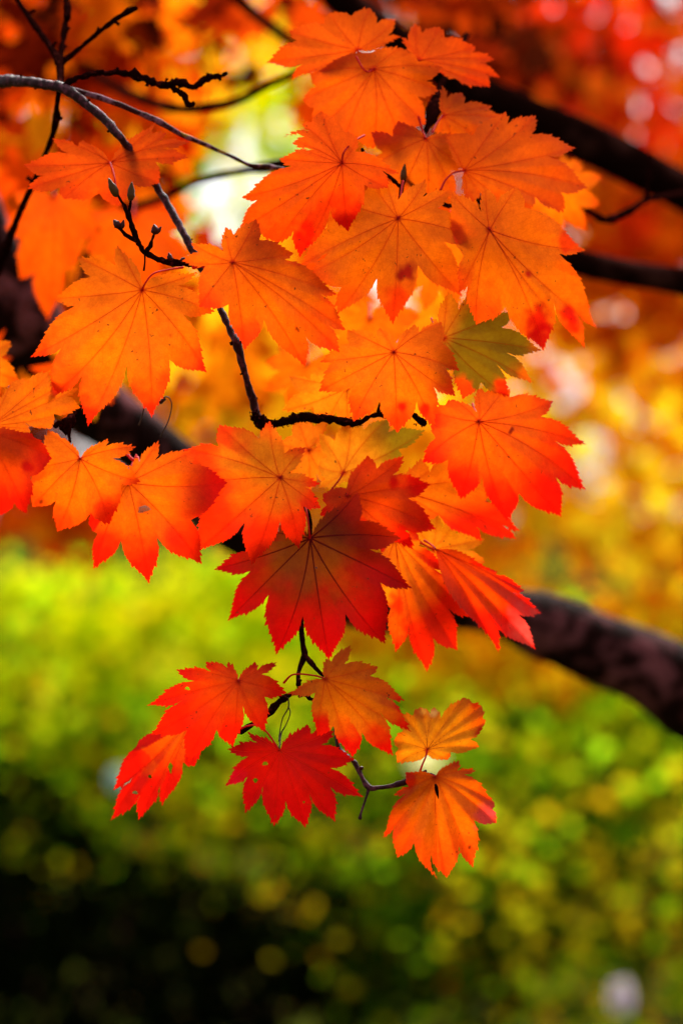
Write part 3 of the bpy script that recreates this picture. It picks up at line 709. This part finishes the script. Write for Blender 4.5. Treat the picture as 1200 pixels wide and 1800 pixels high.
buds(ub, org, [(708,318,3,-30,1.75,12,M_BUD_GREEN),(842,352,-2,-16,1.76,10,M_BUD),(812,372,-8,-12,1.745,12,M_PETIOLE)])

# mossy twig
org = P(460, 742, 1.715)
mt = empty('maple_twig', org)
tag(mt, 'lumpy lichen crusted dark twig running level under the central orange leaf', 'twig')
pxtube('stem', [(448,728,1.722,14),(456,742,1.718,22),(468,748,1.716,18),(484,744,1.715,12),(505,740,1.715,14),(530,733,1.714,18),(552,736,1.714,14),(575,735,1.713,14),(600,741,1.712,12),(618,743,1.712,15),(635,740,1.712,10),(655,730,1.712,8),(675,730,1.712,10),(700,728,1.715,10),(724,728,1.717,12),(738,740,1.717,13),(748,748,1.717,7)], M_TWIG_DARK, mt, org, lump=0.55, lump_scale=330, seed=15, sides=14)
pxtube('spur', [(660,731,1.712,7),(667,718,1.711,7),(669,708,1.71,5)], M_TWIG_DARK, mt, org, lump=0.4, lump_scale=330)
# lichen tufts: small flakes crusting the twig
V, F = [], []
pth = [(448,728),(456,742),(484,744),(505,740),(530,733),(552,736),(575,735),(600,741),(618,743),(740,742)]
for k in range(420):
    i = rng.randrange(len(pth) - 1) if k % 3 else rng.choice((0, 3, 4, 5, 8))
    i = min(i, len(pth) - 2)
    if i == 8: u = rng.choice((rng.uniform(0, .12), rng.uniform(.86, 1)))
    else: u = rng.random()
    x = pth[i][0] * (1 - u) + pth[i + 1][0] * u; y = pth[i][1] * (1 - u) + pth[i + 1][1] * u
    th = rng.uniform(0, 6.283); rr = rng.uniform(4, 9.5)
    c = Vector(tuple(P(x + math.cos(th) * rr, y + math.sin(th) * rr, 1.714 - rng.uniform(-.003, .003))))
    a = Vector([rng.gauss(0, 1) for _ in range(3)]).normalized(); b = a.orthogonal().normalized()
    s = rng.uniform(.0004, .0011)
    n0 = len(V); V += [tuple(c - a * s), tuple(c + b * s * .8), tuple(c + a * s), tuple(c - b * s * .8)]; F.append((n0, n0 + 1, n0 + 2, n0 + 3))
lf = link_mesh('lichen', V, F, M_TWIG_DARK, mt, org, False); lf['kind'] = 'stuff'

# dark knotted spur at lower left
org = P(110, 745, 1.72)
kt = empty('maple_twig', org)
tag(kt, 'dark red knobbly twig stub between the left leaves, above the small orange leaf', 'twig')
pxtube('stem', [(150,705,1.74,8),(132,726,1.73,9),(122,740,1.72,20),(112,750,1.715,24),(104,745,1.715,10),(96,752,1.715,6)], M_TWIG_DARK, kt, org, lump=0.4, lump_scale=230, seed=16, sides=12)
pxtube('spur', [(118,752,1.715,14),(122,768,1.712,9),(124,778,1.71,4)], M_TWIG_DARK, kt, org, lump=0.4, lump_scale=230)
pxtube('spur', [(210,785,1.72,4),(234,808,1.705,7),(241,806,1.70,8),(246,815,1.69,4)], M_PETIOLE, kt, org, lump=0.3, lump_scale=300)

# fine dry threads (dead flower stalks)
def thread(label, strands, knot=None, cat='dry stalk'):
    o_ = P(strands[0][0][0], strands[0][0][1], strands[0][0][2])
    r = empty('dry_stalk', o_)
    tag(r, label, cat, 'thin dead flower stalks among the leaves')
    for s in strands: pxtube('strand', s, M_FILM, r, o_, sides=6)
    if knot: pxtube('knot', knot, M_FILM, r, o_, lump=0.3, lump_scale=500)
thread('thin curled dry stalk hanging at the lowest tip of the large left leaf', [[(284,706,1.68,3),(290,698,1.68,2.4),(298,700,1.68,2),(302,714,1.68,2),(296,740,1.68,2),(284,764,1.68,2),(283,767,1.68,5)]], [(280,708,1.68,8),(287,704,1.68,7),(291,700,1.68,3)])
thread('short straight dry stalk under the large left leaf, left of the curled one', [[(254,690,1.69,2),(254,712,1.69,2.5),(250,732,1.69,2.6),(244,748,1.69,3)]])
thread('pair of hair thin dry stalks joining above the crimson leaf', [[(506,1226,1.69,2.2),(507,1243,1.69,2.6),(497,1262,1.69,2),(492,1285,1.69,2),(491,1303,1.685,4)], [(507,1243,1.69,2.6),(510,1254,1.69,2),(502,1275,1.69,2),(494,1290,1.69,3),(491,1315,1.68,3)]])
thread('short dark stalk with bead end behind the lowest spray', [[(584,1262,1.71,2.2),(588,1280,1.71,2.4),(592,1296,1.71,2.4),(594,1312,1.71,7)]])

# ------------------------------------------------------------------ background: bulk foliage
def star_leaf():
    """small lobed leaf outline (unit size), hub first"""
    v = [(0.0, 0.0, 0.0)]
    nl = 7
    for i in range(nl):
        a = math.radians(-140 + 280 * i / (nl - 1)) + math.pi / 2
        v.append((math.cos(a) * (1.0 - 0.28 * abs(i - 3) / 3), math.sin(a) * (1.0 - 0.28 * abs(i - 3) / 3), -0.12))
        if i < nl - 1:
            b = math.radians(-140 + 280 * (i + .5) / (nl - 1)) + math.pi / 2
            v.append((math.cos(b) * .56, math.sin(b) * .56, 0.03))
    v = np.array(v)
    f = [(0, i, i + 1) for i in range(1, len(v) - 1)]
    return v, np.array(f)
def oval_leaf():
    v = np.array([(0, -1, 0), (.42, -.2, .12), (.3, .5, .08), (0, 1, -.1), (-.3, .5, .08), (-.42, -.2, .12)])
    f = np.array([(0, 1, 2), (0, 2, 3), (0, 3, 4), (0, 4, 5)])
    return v, f

def scatter(centres, sizes, colors, unit, face_bias=(0, -0.6, 0.5), spread=0.9):
    uv, uf = unit
    n = len(centres)
    nrm = NR.normal(0, spread, (n, 3)) + np.array(face_bias)
    nrm /= np.linalg.norm(nrm, axis=1)[:, None]
    t = np.cross(nrm, NR.normal(0, 1, (n, 3))); t /= np.linalg.norm(t, axis=1)[:, None]
    b = np.cross(nrm, t)
    W = (centres[:, None, :] + sizes[:, None, None] * (uv[None, :, 0:1] * t[:, None, :] + uv[None, :, 1:2] * b[:, None, :] + uv[None, :, 2:3] * nrm[:, None, :]))
    F = (uf[None] + (np.arange(n) * len(uv))[:, None, None]).reshape(-1, 3)
    C = np.repeat(colors, len(uv), axis=0)
    return W.reshape(-1, 3), F, C

def blob_points(px, py, D, rx, ry, rd, n):
    """n points in an ellipsoid: radii rx, ry in frame pixels at D, rd metres deep"""
    q = NR.normal(0, 1, (n, 3)); q /= np.linalg.norm(q, axis=1)[:, None]
    q *= (NR.uniform(0, 1, n) ** (1 / 2.4))[:, None]
    c = P(px, py, D)
    return c + q * np.array((rx / 5000 * D, rd, ry / 5000 * D))

def pick(pal, n):
    ws = np.array([p[1] for p in pal], float); ws /= ws.sum()
    idx = NR.choice(len(pal), n, p=ws)
    c = np.array([pal[i][0] for i in range(len(pal))])[idx]
    return np.clip(c * NR.uniform(0.75, 1.2, (n, 1)), 0, 1)

def foliage(name, blobs, voids, size, unit, mat, parent, org, bias=(0, -.8, -.15), spread=.8):
    Cs, Ks = [], []
    for (px, py, D, rx, ry, rd, n, pal) in blobs:
        c = blob_points(px, py, D, rx, ry, rd, n); k = pick(pal, n)
        Cs.append(c); Ks.append(k)
    c = np.vstack(Cs); k = np.vstack(Ks)
    keep = np.ones(len(c), bool)
    for (px, py, D, r, rd) in voids:
        v = P(px, py, D)
        d = ((c[:, 0] - v[0]) / (r / 5000 * D)) ** 2 + ((c[:, 2] - v[2]) / (r / 5000 * D)) ** 2 + ((c[:, 1] - v[1]) / rd) ** 2
        keep &= d > 1
    c, k = c[keep], k[keep]
    s = size * NR.uniform(.7, 1.25, len(c))
    W, F, K = scatter(c, s, k, unit, bias, spread)
    return link_mesh(name, W, F, mat, parent, org, False, K)

STAR, OVAL = star_leaf(), oval_leaf()
PO = [(lin(250,112,6), 4), (lin(236,70,4), 3), (lin(255,150,12), 2), (lin(190,50,4), 1.5)]
PRED = [(lin(236,40,6), 4), (lin(250,90,8), 3), (lin(222,16,16), 2), (lin(120,20,4), 1.0)]
PGOLD = [(lin(255,196,10), 4), (lin(255,160,8), 3), (lin(255,222,24), 2), (lin(226,92,4), 1.4)]
PTAN = [(lin(250,140,8), 4), (lin(236,122,8), 2), (lin(255,180,16), 2)]
PLIME = [(lin(228,236,4), 4), (lin(252,228,4), 3), (lin(170,214,6), 2)]
PDARK = [(lin(120,26,4), 4), (lin(176,54,4), 2), (lin(60,16,4), 2)]
PYG = [(lin(190,214,4), 4), (lin(236,206,4), 2), (lin(104,156,4), 4)]
PGR = [(lin(58,92,4), 4), (lin(96,124,6), 2), (lin(150,120,6), 1), (lin(26,50,4), 4)]
PSHADE = [(lin(8,13,3), 5), (lin(16,26,4), 3)]  # near-black leaf colours: the deep shade is put into the pigment
PBR = [(lin(255,60,14), 2), (lin(255,120,20), 2)]  # bright red and orange leaves painted as blurred glints in the crown
PBY = [(lin(255,226,30), 3), (lin(255,190,20), 2)]  # bright yellow leaves painted as blurred discs of light in the crowns
PGLINT = [(lin(255,236,30), 4), (lin(190,255,30), 4), (lin(255,200,20), 1.5)]  # very bright leaf colours that stand in for glints on the shrubs

# ---- the big arching tree behind the leaves
org = np.array((1.25, 3.1, 0.0))
tr = empty('maple_tree', org)
tag(tr, 'old maple whose thick blurred limb sags across the picture behind the leaves', 'tree')
def W3(px, py, D): return tuple(P(px, py, D))
tube_obj('trunk', [(1.25,3.1,-.05),(1.22,3.05,.5),(1.18,3.0,1.1),(1.2,3.0,1.7),(1.25,3.0,2.4),(1.3,3.0,3.1)], [.17,.13,.12,.10,.08,.05], M_LIMB, tr, org, lump=.12, lump_scale=6, sides=16, step=.06)
tube_obj('limb', [(1.20,3.02,1.0)] + [P(*a) for a in ((1500,1420,2.85),(1330,1320,2.75),(1200,1218,2.68),(1120,1172,2.66),(1030,1130,2.64),(950,1098,2.62),(860,1070,2.6),(760,1072,2.58),(680,1082,2.56),(600,1058,2.54),(520,1010,2.52),(440,950,2.5),(350,868,2.46),(260,790,2.42),(170,724,2.38),(90,650,2.34),(35,560,2.3),(-15,460,2.28),(-70,340,2.26),(-160,200,2.3))],
         [.06] + [w * .5 * 2.6 / 5000 for w in (150,150,140,132,124,112,84,66,62,64,74,84,92,100,108,118,124,112,100,80)], M_LIMB, tr, org, lump=.14, lump_scale=14, sides=16, step=.02)
tube_obj('branch', [(1.22,3.0,1.9)] + [P(*a) for a in ((1500,520,2.75),(1300,392,2.7),(1200,338,2.66),(1100,286,2.62),(1000,238,2.6),(900,190,2.58),(800,142,2.56),(700,72,2.54),(600,0,2.52),(520,-60,2.5))],
         [.05] + [w * .5 * 2.6 / 5000 for w in (80,76,72,74,74,70,60,52,46,40)], M_LIMB_DARK, tr, org, lump=.12, lump_scale=14, sides=14, step=.02)
tube_obj('branch', [(1.22,3.0,1.75)] + [P(*a) for a in ((1450,560,2.6),(1280,510,2.5),(1200,496,2.46),(1120,484,2.44),(1040,466,2.42),(980,448,2.4),(900,420,2.38),(820,400,2.36))],
         [.03] + [w * .5 * 2.5 / 5000 for w in (56,52,48,46,44,38,26,14)], M_LIMB_DARK, tr, org, lump=.12, lump_scale=18, sides=12, step=.02)
pxtube('branch', [(1250,330,2.35,14),(1190,342,2.2,10),(1135,352,2.1,11),(1110,368,2.08,12),(1070,386,2.06,14),(1040,376,2.05,10),(1020,360,2.05,16),(1000,345,2.05,12),(985,340,2.05,6)], M_TWIG_DARK, tr, org, lump=.3, lump_scale=110, seed=20)
pxtube('branch', [(1132,352,2.1,8),(1138,320,2.1,8),(1142,290,2.1,9),(1143,270,2.1,5)], M_TWIG_DARK, tr, org, lump=.3, lump_scale=110)
pxtube('branch', [(560,100,2.3,12),(520,126,2.3,13),(470,150,2.3,14),(420,176,2.3,16),(370,188,2.32,17),(310,190,2.4,18),(240,170,2.6,18),(150,120,2.9,18),(40,40,3.3,18),(-60,-40,3.6,18)], M_LIMB_DARK, tr, org, lump=.1, lump_scale=30)
pxtube('branch', [(540,280,2.1,22),(490,290,2.1,24),(430,300,2.2,14),(350,318,2.3,13),(280,350,2.4,14),(210,375,2.5,16),(165,420,2.5,14),(140,500,2.5,16),(120,600,2.45,20)], M_LIMB_DARK, tr, org, lump=.1, lump_scale=30)
pxtube('branch', [(380,-40,2.6,20),(430,10,2.6,22),(480,50,2.6,22),(540,90,2.6,18),(600,130,2.6,12)], M_LIMB_DARK, tr, org, lump=.1, lump_scale=30)
foliage('crown', [(300, 120, 3.2, 420, 210, .35, 130, PDARK + PO), (250, 260, 3.2, 300, 200, .35, 70, PO), (140, 420, 2.9, 260, 210, .3, 90, PO), (50, 640, 2.15, 120, 60, .06, 5, PO), (60, 60, 3.0, 240, 160, .3, 60, PDARK),
                  (760, 40, 3.6, 260, 130, .4, 90, PDARK), (450, 640, 3.4, 330, 160, .4, 70, PTAN), (700, 380, 3.4, 260, 260, .4, 90, PO),
                  (760, 740, 3.8, 200, 200, .4, 50, PTAN)],
        [(385, 355, 3.2, 96, .8), (450, 230, 3.2, 110, .8), (45, 222, 3.0, 74, .8), (480, 90, 3.2, 60, .7), (360, 210, 3.2, 60, .8),
         (540, 40, 3.2, 60, .7), (1100, 250, 3.6, 130, .8), (1000, 150, 3.6, 80, .8), (1110, 560, 3.6, 60, .6), (700, 520, 3.4, 70, .8)],
        .042, STAR, M_CROWN, tr, org)

# two soft leaves out of focus at left, behind the sharp ones
for i, (lab, C, seq, D) in enumerate([
    ('soft out of focus orange leaf hanging beside the dark twig at left', (95, 345), [165,330, 150,365, 172,410, 140,420, 128,470, 112,470, 85,565, 60,480, 35,490, 40,420, 10,400, 40,365, 25,335], 2.12),
    ('soft out of focus orange leaf behind the budded twig', (235, 380), [330,380, 300,410, 330,450, 280,460, 270,520, 235,470, 190,520, 185,450, 150,440, 180,405, 160,370], 2.2)]):
    L(lab, C, seq, D, lin(232,96,8), lin(226,84,6), step=7, group='out of focus maple leaves at the left', petiole=[(C[0], C[1] - 30, D + .02)], veinw=1.0)

for i, (lab, C, k, rot, D) in enumerate([
    ('soft orange leaf out of focus behind the middle of the cluster, above the mossy twig', (650, 560), 100, 10, 1.98),
    ('soft orange leaf out of focus behind the gap between the two golden upper leaves', (770, 450), 95, -20, 1.96),
    ('soft orange leaf out of focus left of the half hidden leaf above the mossy twig', (540, 640), 80, 25, 2.0),
    ('soft orange leaf out of focus at the right edge of the top cluster', (975, 330), 85, -35, 2.02)]):
    seq = []
    for q in range(9):
        a = R(90 + rot + (q - 4) * 34); rr_ = k * (1.15 - .11 * abs(q - 4)) * (1 + .1 * math.sin(q * 2.3 + i))
        seq += [C[0] + math.cos(a) * rr_, C[1] + math.sin(a) * rr_]
        if q < 8:
            b_ = R(90 + rot + (q - 3.5) * 34); seq += [C[0] + math.cos(b_) * k * .62, C[1] + math.sin(b_) * k * .62]
    L(lab, C, seq, D, lin(238,124,8), lin(232,92,6), step=7, group='out of focus maple leaves inside the cluster', petiole=[(C[0], C[1] - 25, D + .02)], veinw=1.0)

# ---- trees farther back
def far_tree(label, base, h, blobs, voids, size, bias=(0, -.8, -.15), spread=.8, trunk_r=.12, lean=0.0, unit=STAR):
    org = np.array(base, float)
    t = empty('maple_tree', org)
    tag(t, label, 'tree', 'blurred trees behind the leaves')
    x, y, z = base
    tube_obj('trunk', [(x, y, z - .05), (x + lean * .3, y, z + h * .4), (x + lean, y, z + h)], [trunk_r, trunk_r * .8, trunk_r * .35], M_LIMB, t, org, lump=.1, lump_scale=4, sides=10, step=.15)
    foliage('crown', blobs, voids, size, unit, M_CROWN, t, org, bias, spread)
    return t

far_tree('red leaved maple blurred at upper right with white sky between its leaves', (2.3, 7.2, 0), 4.2,
    [(1060, 180, 6.8, 330, 330, .9, 1500, PRED + PDARK), (800, 120, 6.8, 300, 240, .8, 480, PDARK), (1150, 430, 6.6, 220, 240, .8, 700, PO), (1050, 200, 6.0, 200, 250, .2, 90, PBR)],
    [(1135, 215, 6.8, 42, 2), (1075, 240, 6.8, 32, 2), (1010, 90, 6.8, 22, 2), (1068, 110, 6.8, 20, 2), (1115, 110, 6.8, 20, 2), (1015, 190, 6.8, 20, 2), (1185, 255, 6.8, 27, 2), (1125, 45, 6.8, 16, 2), (1110, 8, 6.8, 22, 2), (1180, 130, 6.8, 19, 2), (1020, 410, 6.6, 24, 2), (1096, 552, 6.6, 22, 2), (960, 300, 6.8, 12, 2), (1150, 380, 6.6, 19, 2)], .042)
far_tree('golden orange maple glowing blurred at right above the sagging limb', (1.9, 8.8, 0), 3.6,
    [(1060, 780, 8.2, 330, 260, .5, 950, PGOLD), (900, 960, 8.2, 300, 190, .5, 480, PGOLD), (1000, 560, 8.2, 320, 200, .7, 600, PO + PGOLD), (760, 1110, 8.0, 200, 110, .6, 210, PGOLD), (930, 1160, 8.0, 130, 90, .6, 110, PGOLD),
     (1160, 1000, 8.2, 200, 150, .6, 260, PGOLD), (1070, 860, 7.3, 180, 270, .3, 150, PBY)],
    [(1030, 795, 8.2, 44, 3), (1050, 862, 8.2, 40, 3), (1090, 1005, 8.2, 48, 3), (1015, 1045, 8.2, 44, 3), (975, 985, 8.2, 38, 3), (990, 655, 8.2, 38, 3), (1012, 690, 8.2, 32, 3), (1190, 1010, 8.2, 30, 3), (880, 930, 8.2, 24, 3), (1100, 702, 8.2, 24, 3), (1140, 800, 8.2, 22, 3), (1155, 890, 8.2, 26, 3), (960, 900, 8.2, 22, 3), (1096, 552, 8.2, 32, 3), (1020, 410, 8.2, 30, 3), (930, 640, 8.2, 20, 3), (1070, 940, 8.2, 24, 3)], .044)
far_tree('orange maple blurred behind the centre of the picture', (-1.75, 9.5, 0), 3.4,
    [(470, 620, 9.0, 360, 260, 1.0, 800, PTAN), (250, 500, 9.0, 330, 300, 1.0, 480, PO), (640, 820, 9.0, 230, 180, 1.0, 300, PTAN), (120, 900, 9.0, 180, 90, .8, 110, PO), (380, 690, 8.0, 230, 140, .3, 34, PBY)],
    [(685, 500, 9.0, 52, 2), (395, 560, 9.0, 24, 2), (345, 340, 9.0, 150, 2), (640, 300, 9, 40, 2)], .065, trunk_r=.08)
far_tree('yellow green tree showing through the gap at upper left', (-2.3, 13.5, 0), 6.5,
    [(470, 200, 13.0, 240, 260, 1.2, 520, PLIME), (330, 330, 13.0, 230, 220, 1.2, 380, PLIME), (200, 150, 13.0, 250, 230, 1.2, 360, PYG)],
    [(385, 352, 13.0, 62, 3), (478, 245, 13.0, 30, 3), (430, 240, 13.0, 36, 3), (45, 222, 13.0, 90, 3), (450, 320, 13, 24, 3)], .075)
far_tree('tall orange maple far behind at upper left', (-3.2, 11.0, 0), 6.0,
    [(120, 60, 10.5, 330, 250, 1.2, 620, PO + PRED), (520, 10, 10.5, 300, 120, 1.0, 240, PO), (60, 620, 10.5, 240, 260, 1.2, 320, PDARK), (20, 400, 10.5, 200, 200, 1.0, 260, PO), (250, 90, 9.2, 300, 110, .3, 46, PBY), (-380, 350, 10.5, 330, 480, 1.2, 700, PO + PGOLD)],
    [(45, 222, 10.5, 66, 3), (545, 45, 10.5, 30, 3)], .07)

# ---- shrubs and ground
SHRUBS = []
def shrub(label, px, D, h, w, n, pal, size=.035, dens_floor=0.0, group='blurred green shrubs under the maples', depth=None, glints=0):
    x = (px - 600) / 5000 * D
    org = np.array((x, D, 0.0))
    s = empty('shrub', org)
    tag(s, label, 'shrub', group)
    for k in range(3):
        a = rng.uniform(0, 6.28)
        tube_obj('stem', [(x + .05 * math.cos(a), D + .05 * math.sin(a), -.02), (x + w * .2 * math.cos(a), D + w * .2 * math.sin(a), h * .4), (x + w * .4 * math.cos(a), D + w * .4 * math.sin(a), h * .8)], [.018, .012, .005], M_LIMB, s, org, sides=6, step=.1)
    q = NR.normal(0, 1, (n, 3)); q /= np.linalg.norm(q, axis=1)[:, None]
    q *= (NR.uniform(.25, 1, n) ** .6)[:, None]
    lum = 1 + .22 * np.sin(q[:, 0:1] * 7 + D) * np.cos(q[:, 2:3] * 6)
    c = np.stack([x + q[:, 0] * w * lum[:, 0], D + q[:, 1] * (depth or w * .7), h * .5 + q[:, 2] * h * .5 * lum[:, 0]], 1)
    c[:, 2] = np.maximum(c[:, 2], .02)
    k = pick(pal, n)
    W, F, K = scatter(c, size * NR.uniform(.7, 1.3, n), k, OVAL, (0, -.6, .35), .75)
    if glints:  # extra bright-pigment leaves on the near side imitate glints of light
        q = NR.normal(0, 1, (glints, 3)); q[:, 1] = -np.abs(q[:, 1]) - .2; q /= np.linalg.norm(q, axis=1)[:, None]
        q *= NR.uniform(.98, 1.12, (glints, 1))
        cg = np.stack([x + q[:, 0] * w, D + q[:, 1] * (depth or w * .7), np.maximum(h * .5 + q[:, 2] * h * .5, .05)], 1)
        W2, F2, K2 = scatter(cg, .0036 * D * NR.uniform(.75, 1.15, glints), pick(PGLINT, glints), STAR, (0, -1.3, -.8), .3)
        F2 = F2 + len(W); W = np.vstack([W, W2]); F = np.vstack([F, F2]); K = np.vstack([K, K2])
    link_mesh('foliage', W, F, M_SHRUB, s, org, False, K)
    SHRUBS.append(s)

shrub('shrub with deep shade painted into its leaves, filling the black lower left corner', 130, 7.6, .74, .48, 1500, PSHADE, .03)
shrub('low shrub with dark shade painted into its leaves, at the bottom, left of centre', 450, 7.9, .62, .40, 1200, PSHADE, .03, glints=8)
shrub('shrub with dark shade painted into its leaves, at the left edge behind the black corner', -60, 9.0, .86, .55, 1300, PSHADE, .035)
shrub('bright green shrub speckled with painted glints at the bottom right of centre', 760, 8.4, .62, .42, 800, PGR, .04, glints=102)
shrub('green and gold shrub speckled with painted glints at the bottom right corner', 1090, 8.6, .85, .50, 900, PGR + [(lin(220,190,20), 2)], .04, glints=136)
shrub('olive shrub at right under the sagging limb', 1010, 11.0, 1.10, .62, 1000, PGR + PGR + PYG, .05, glints=153)
shrub('olive green shrub in the middle distance below the lowest leaves', 640, 10.8, .98, .62, 1000, PGR + PGR + PYG, .05, glints=102)
shrub('mid green shrub left of the lowest spray', 260, 11.2, 1.0, .62, 1000, PYG + PGR, .05, glints=68)
shrub('dull green shrub at the left edge, half way down the green', -20, 12.0, 1.05, .6, 900, PYG + PGR, .05, glints=42)
shrub('lime yellow shrub glowing at left under the holed red leaf', 330, 16.0, 1.42, .95, 1300, PLIME + PYG, .07, glints=102)
shrub('lime yellow shrub glowing at the left edge', 30, 17.0, 1.34, .9, 1200, PLIME + PYG, .07, glints=102)
shrub('yellow shrub in the distance behind the maroon leaf', 560, 17.5, 1.36, .95, 1200, PLIME + [(lin(236,190,20), 4)], .07, glints=102)
shrub('olive gold shrub in the distance, right of centre', 830, 15.5, 1.18, .9, 1100, PYG, .07, glints=153)
shrub('olive shrub in the distance at the right edge', 1150, 16.0, 1.12, .9, 1100, PYG + PGR, .07, glints=153)

shrub('lime yellow shrub just beyond the left side of the picture', -520, 13.5, 1.3, .95, 900, PYG, .07)
shrub('olive shrub just beyond the right side of the picture', 1640, 12.5, 1.2, .9, 900, PYG + PGR, .07)

# added blooms among the shrubs, made up to stand for bright blurred highlights
def bloom(label, px, py, D, rx, rz, col):
    c0 = P(px, py, D)
    t = empty('flower', (c0[0], D, 0.0))
    tag(t, label, 'flower', 'added blooms standing for pale blurred highlights')
    o_ = (c0[0], D, 0.0)
    tube_obj('stem', [(c0[0] + .03, D + .02, -.02), (c0[0] + .01, D, c0[2] * .5), (c0[0], D, c0[2])], [.004, .003, .002], M_SHRUB_STEM, t, o_, sides=6, step=.05)
    n = 90
    q = NR.normal(0, 1, (n, 3)); q /= np.linalg.norm(q, axis=1)[:, None]
    c = c0 + q * np.array((rx, rx, rz)) * .8
    W, F, K = scatter(c, .016 * NR.uniform(.8, 1.2, n), np.tile(col, (n, 1)), OVAL, (0, -1.4, -1.3), .3)
    link_mesh('petals', W, F, M_CROWN, t, o_, False, K)
bloom('added bloom standing for a lilac white highlight low at the bottom right corner', 1090, 1752, 7.2, .022, .046, lin(255, 246, 255))
bloom('added bloom standing for a pale yellow highlight just under the curled amber leaf', 748, 1338, 9.7, .055, .055, lin(255, 252, 200))
bloom('added bloom standing for a pale bluish highlight at left behind the tip of the lowest scarlet leaf', 212, 1372, 9.9, .034, .040, lin(200, 235, 230))

# ground
m, nt = new_mat('mossy_ground')
geo = N(nt, 'ShaderNodeNewGeometry')
n1 = noise_node(nt, geo.outputs['Position'], 1.2, 4.0); n2 = noise_node(nt, geo.outputs['Position'], 14.0, 4.0)
col = mixrgb(nt, ramp(nt, n1, (.42, .6, 0, 1)), (0.012, 0.016, 0.004), (0.06, 0.085, 0.008))
col = mixrgb(nt, ramp(nt, n2, (.5, .65, 0, 1)), col, (0.05, 0.025, 0.006))
pb = N(nt, 'ShaderNodeBsdfPrincipled'); nt.links.new(col, pb.inputs['Base Color']); pb.inputs['Roughness'].default_value = 1.0; pb.inputs['Specular IOR Level'].default_value = 0.0
out = N(nt, 'ShaderNodeOutputMaterial'); nt.links.new(pb.outputs[0], out.inputs['Surface'])
gv, gf = [], []
nx, ny = 40, 60
for j in range(ny + 1):
    y = -20 + (j / ny) ** 2 * 420
    for i in range(nx + 1):
        x = (i / nx - .5) * 400
        gv.append((x, y, -0.01 + .03 * noise.noise(Vector((x * .3, y * .3, 0)))))
for j in range(ny):
    for i in range(nx):
        a = j * (nx + 1) + i; gf.append((a, a + 1, a + nx + 2, a + nx + 1))
g = link_mesh('ground', gv, gf, m)
tag(g, 'dark mossy ground under the trees', None, None, 'structure')
# fallen leaves
n = 2600
c = np.stack([NR.uniform(-2.4, 2.4, n), NR.uniform(6.5, 22, n), NR.uniform(.02, .05, n)], 1)
c = c[(c[:, 1] > 11) | (c[:, 0] > .35)]; n = len(c)
W, F, K = scatter(c, .045 * NR.uniform(.7, 1.2, n), pick(PGOLD + PO, n), STAR, (0, 0, 3), .5)
fl = link_mesh('fallen_leaves', W, F, M_CROWN, None, (0, 0, 0), False, K)
tag(fl, 'golden fallen maple leaves scattered over the ground', None, None, 'stuff')
print('leaves', LEAF_N[0])
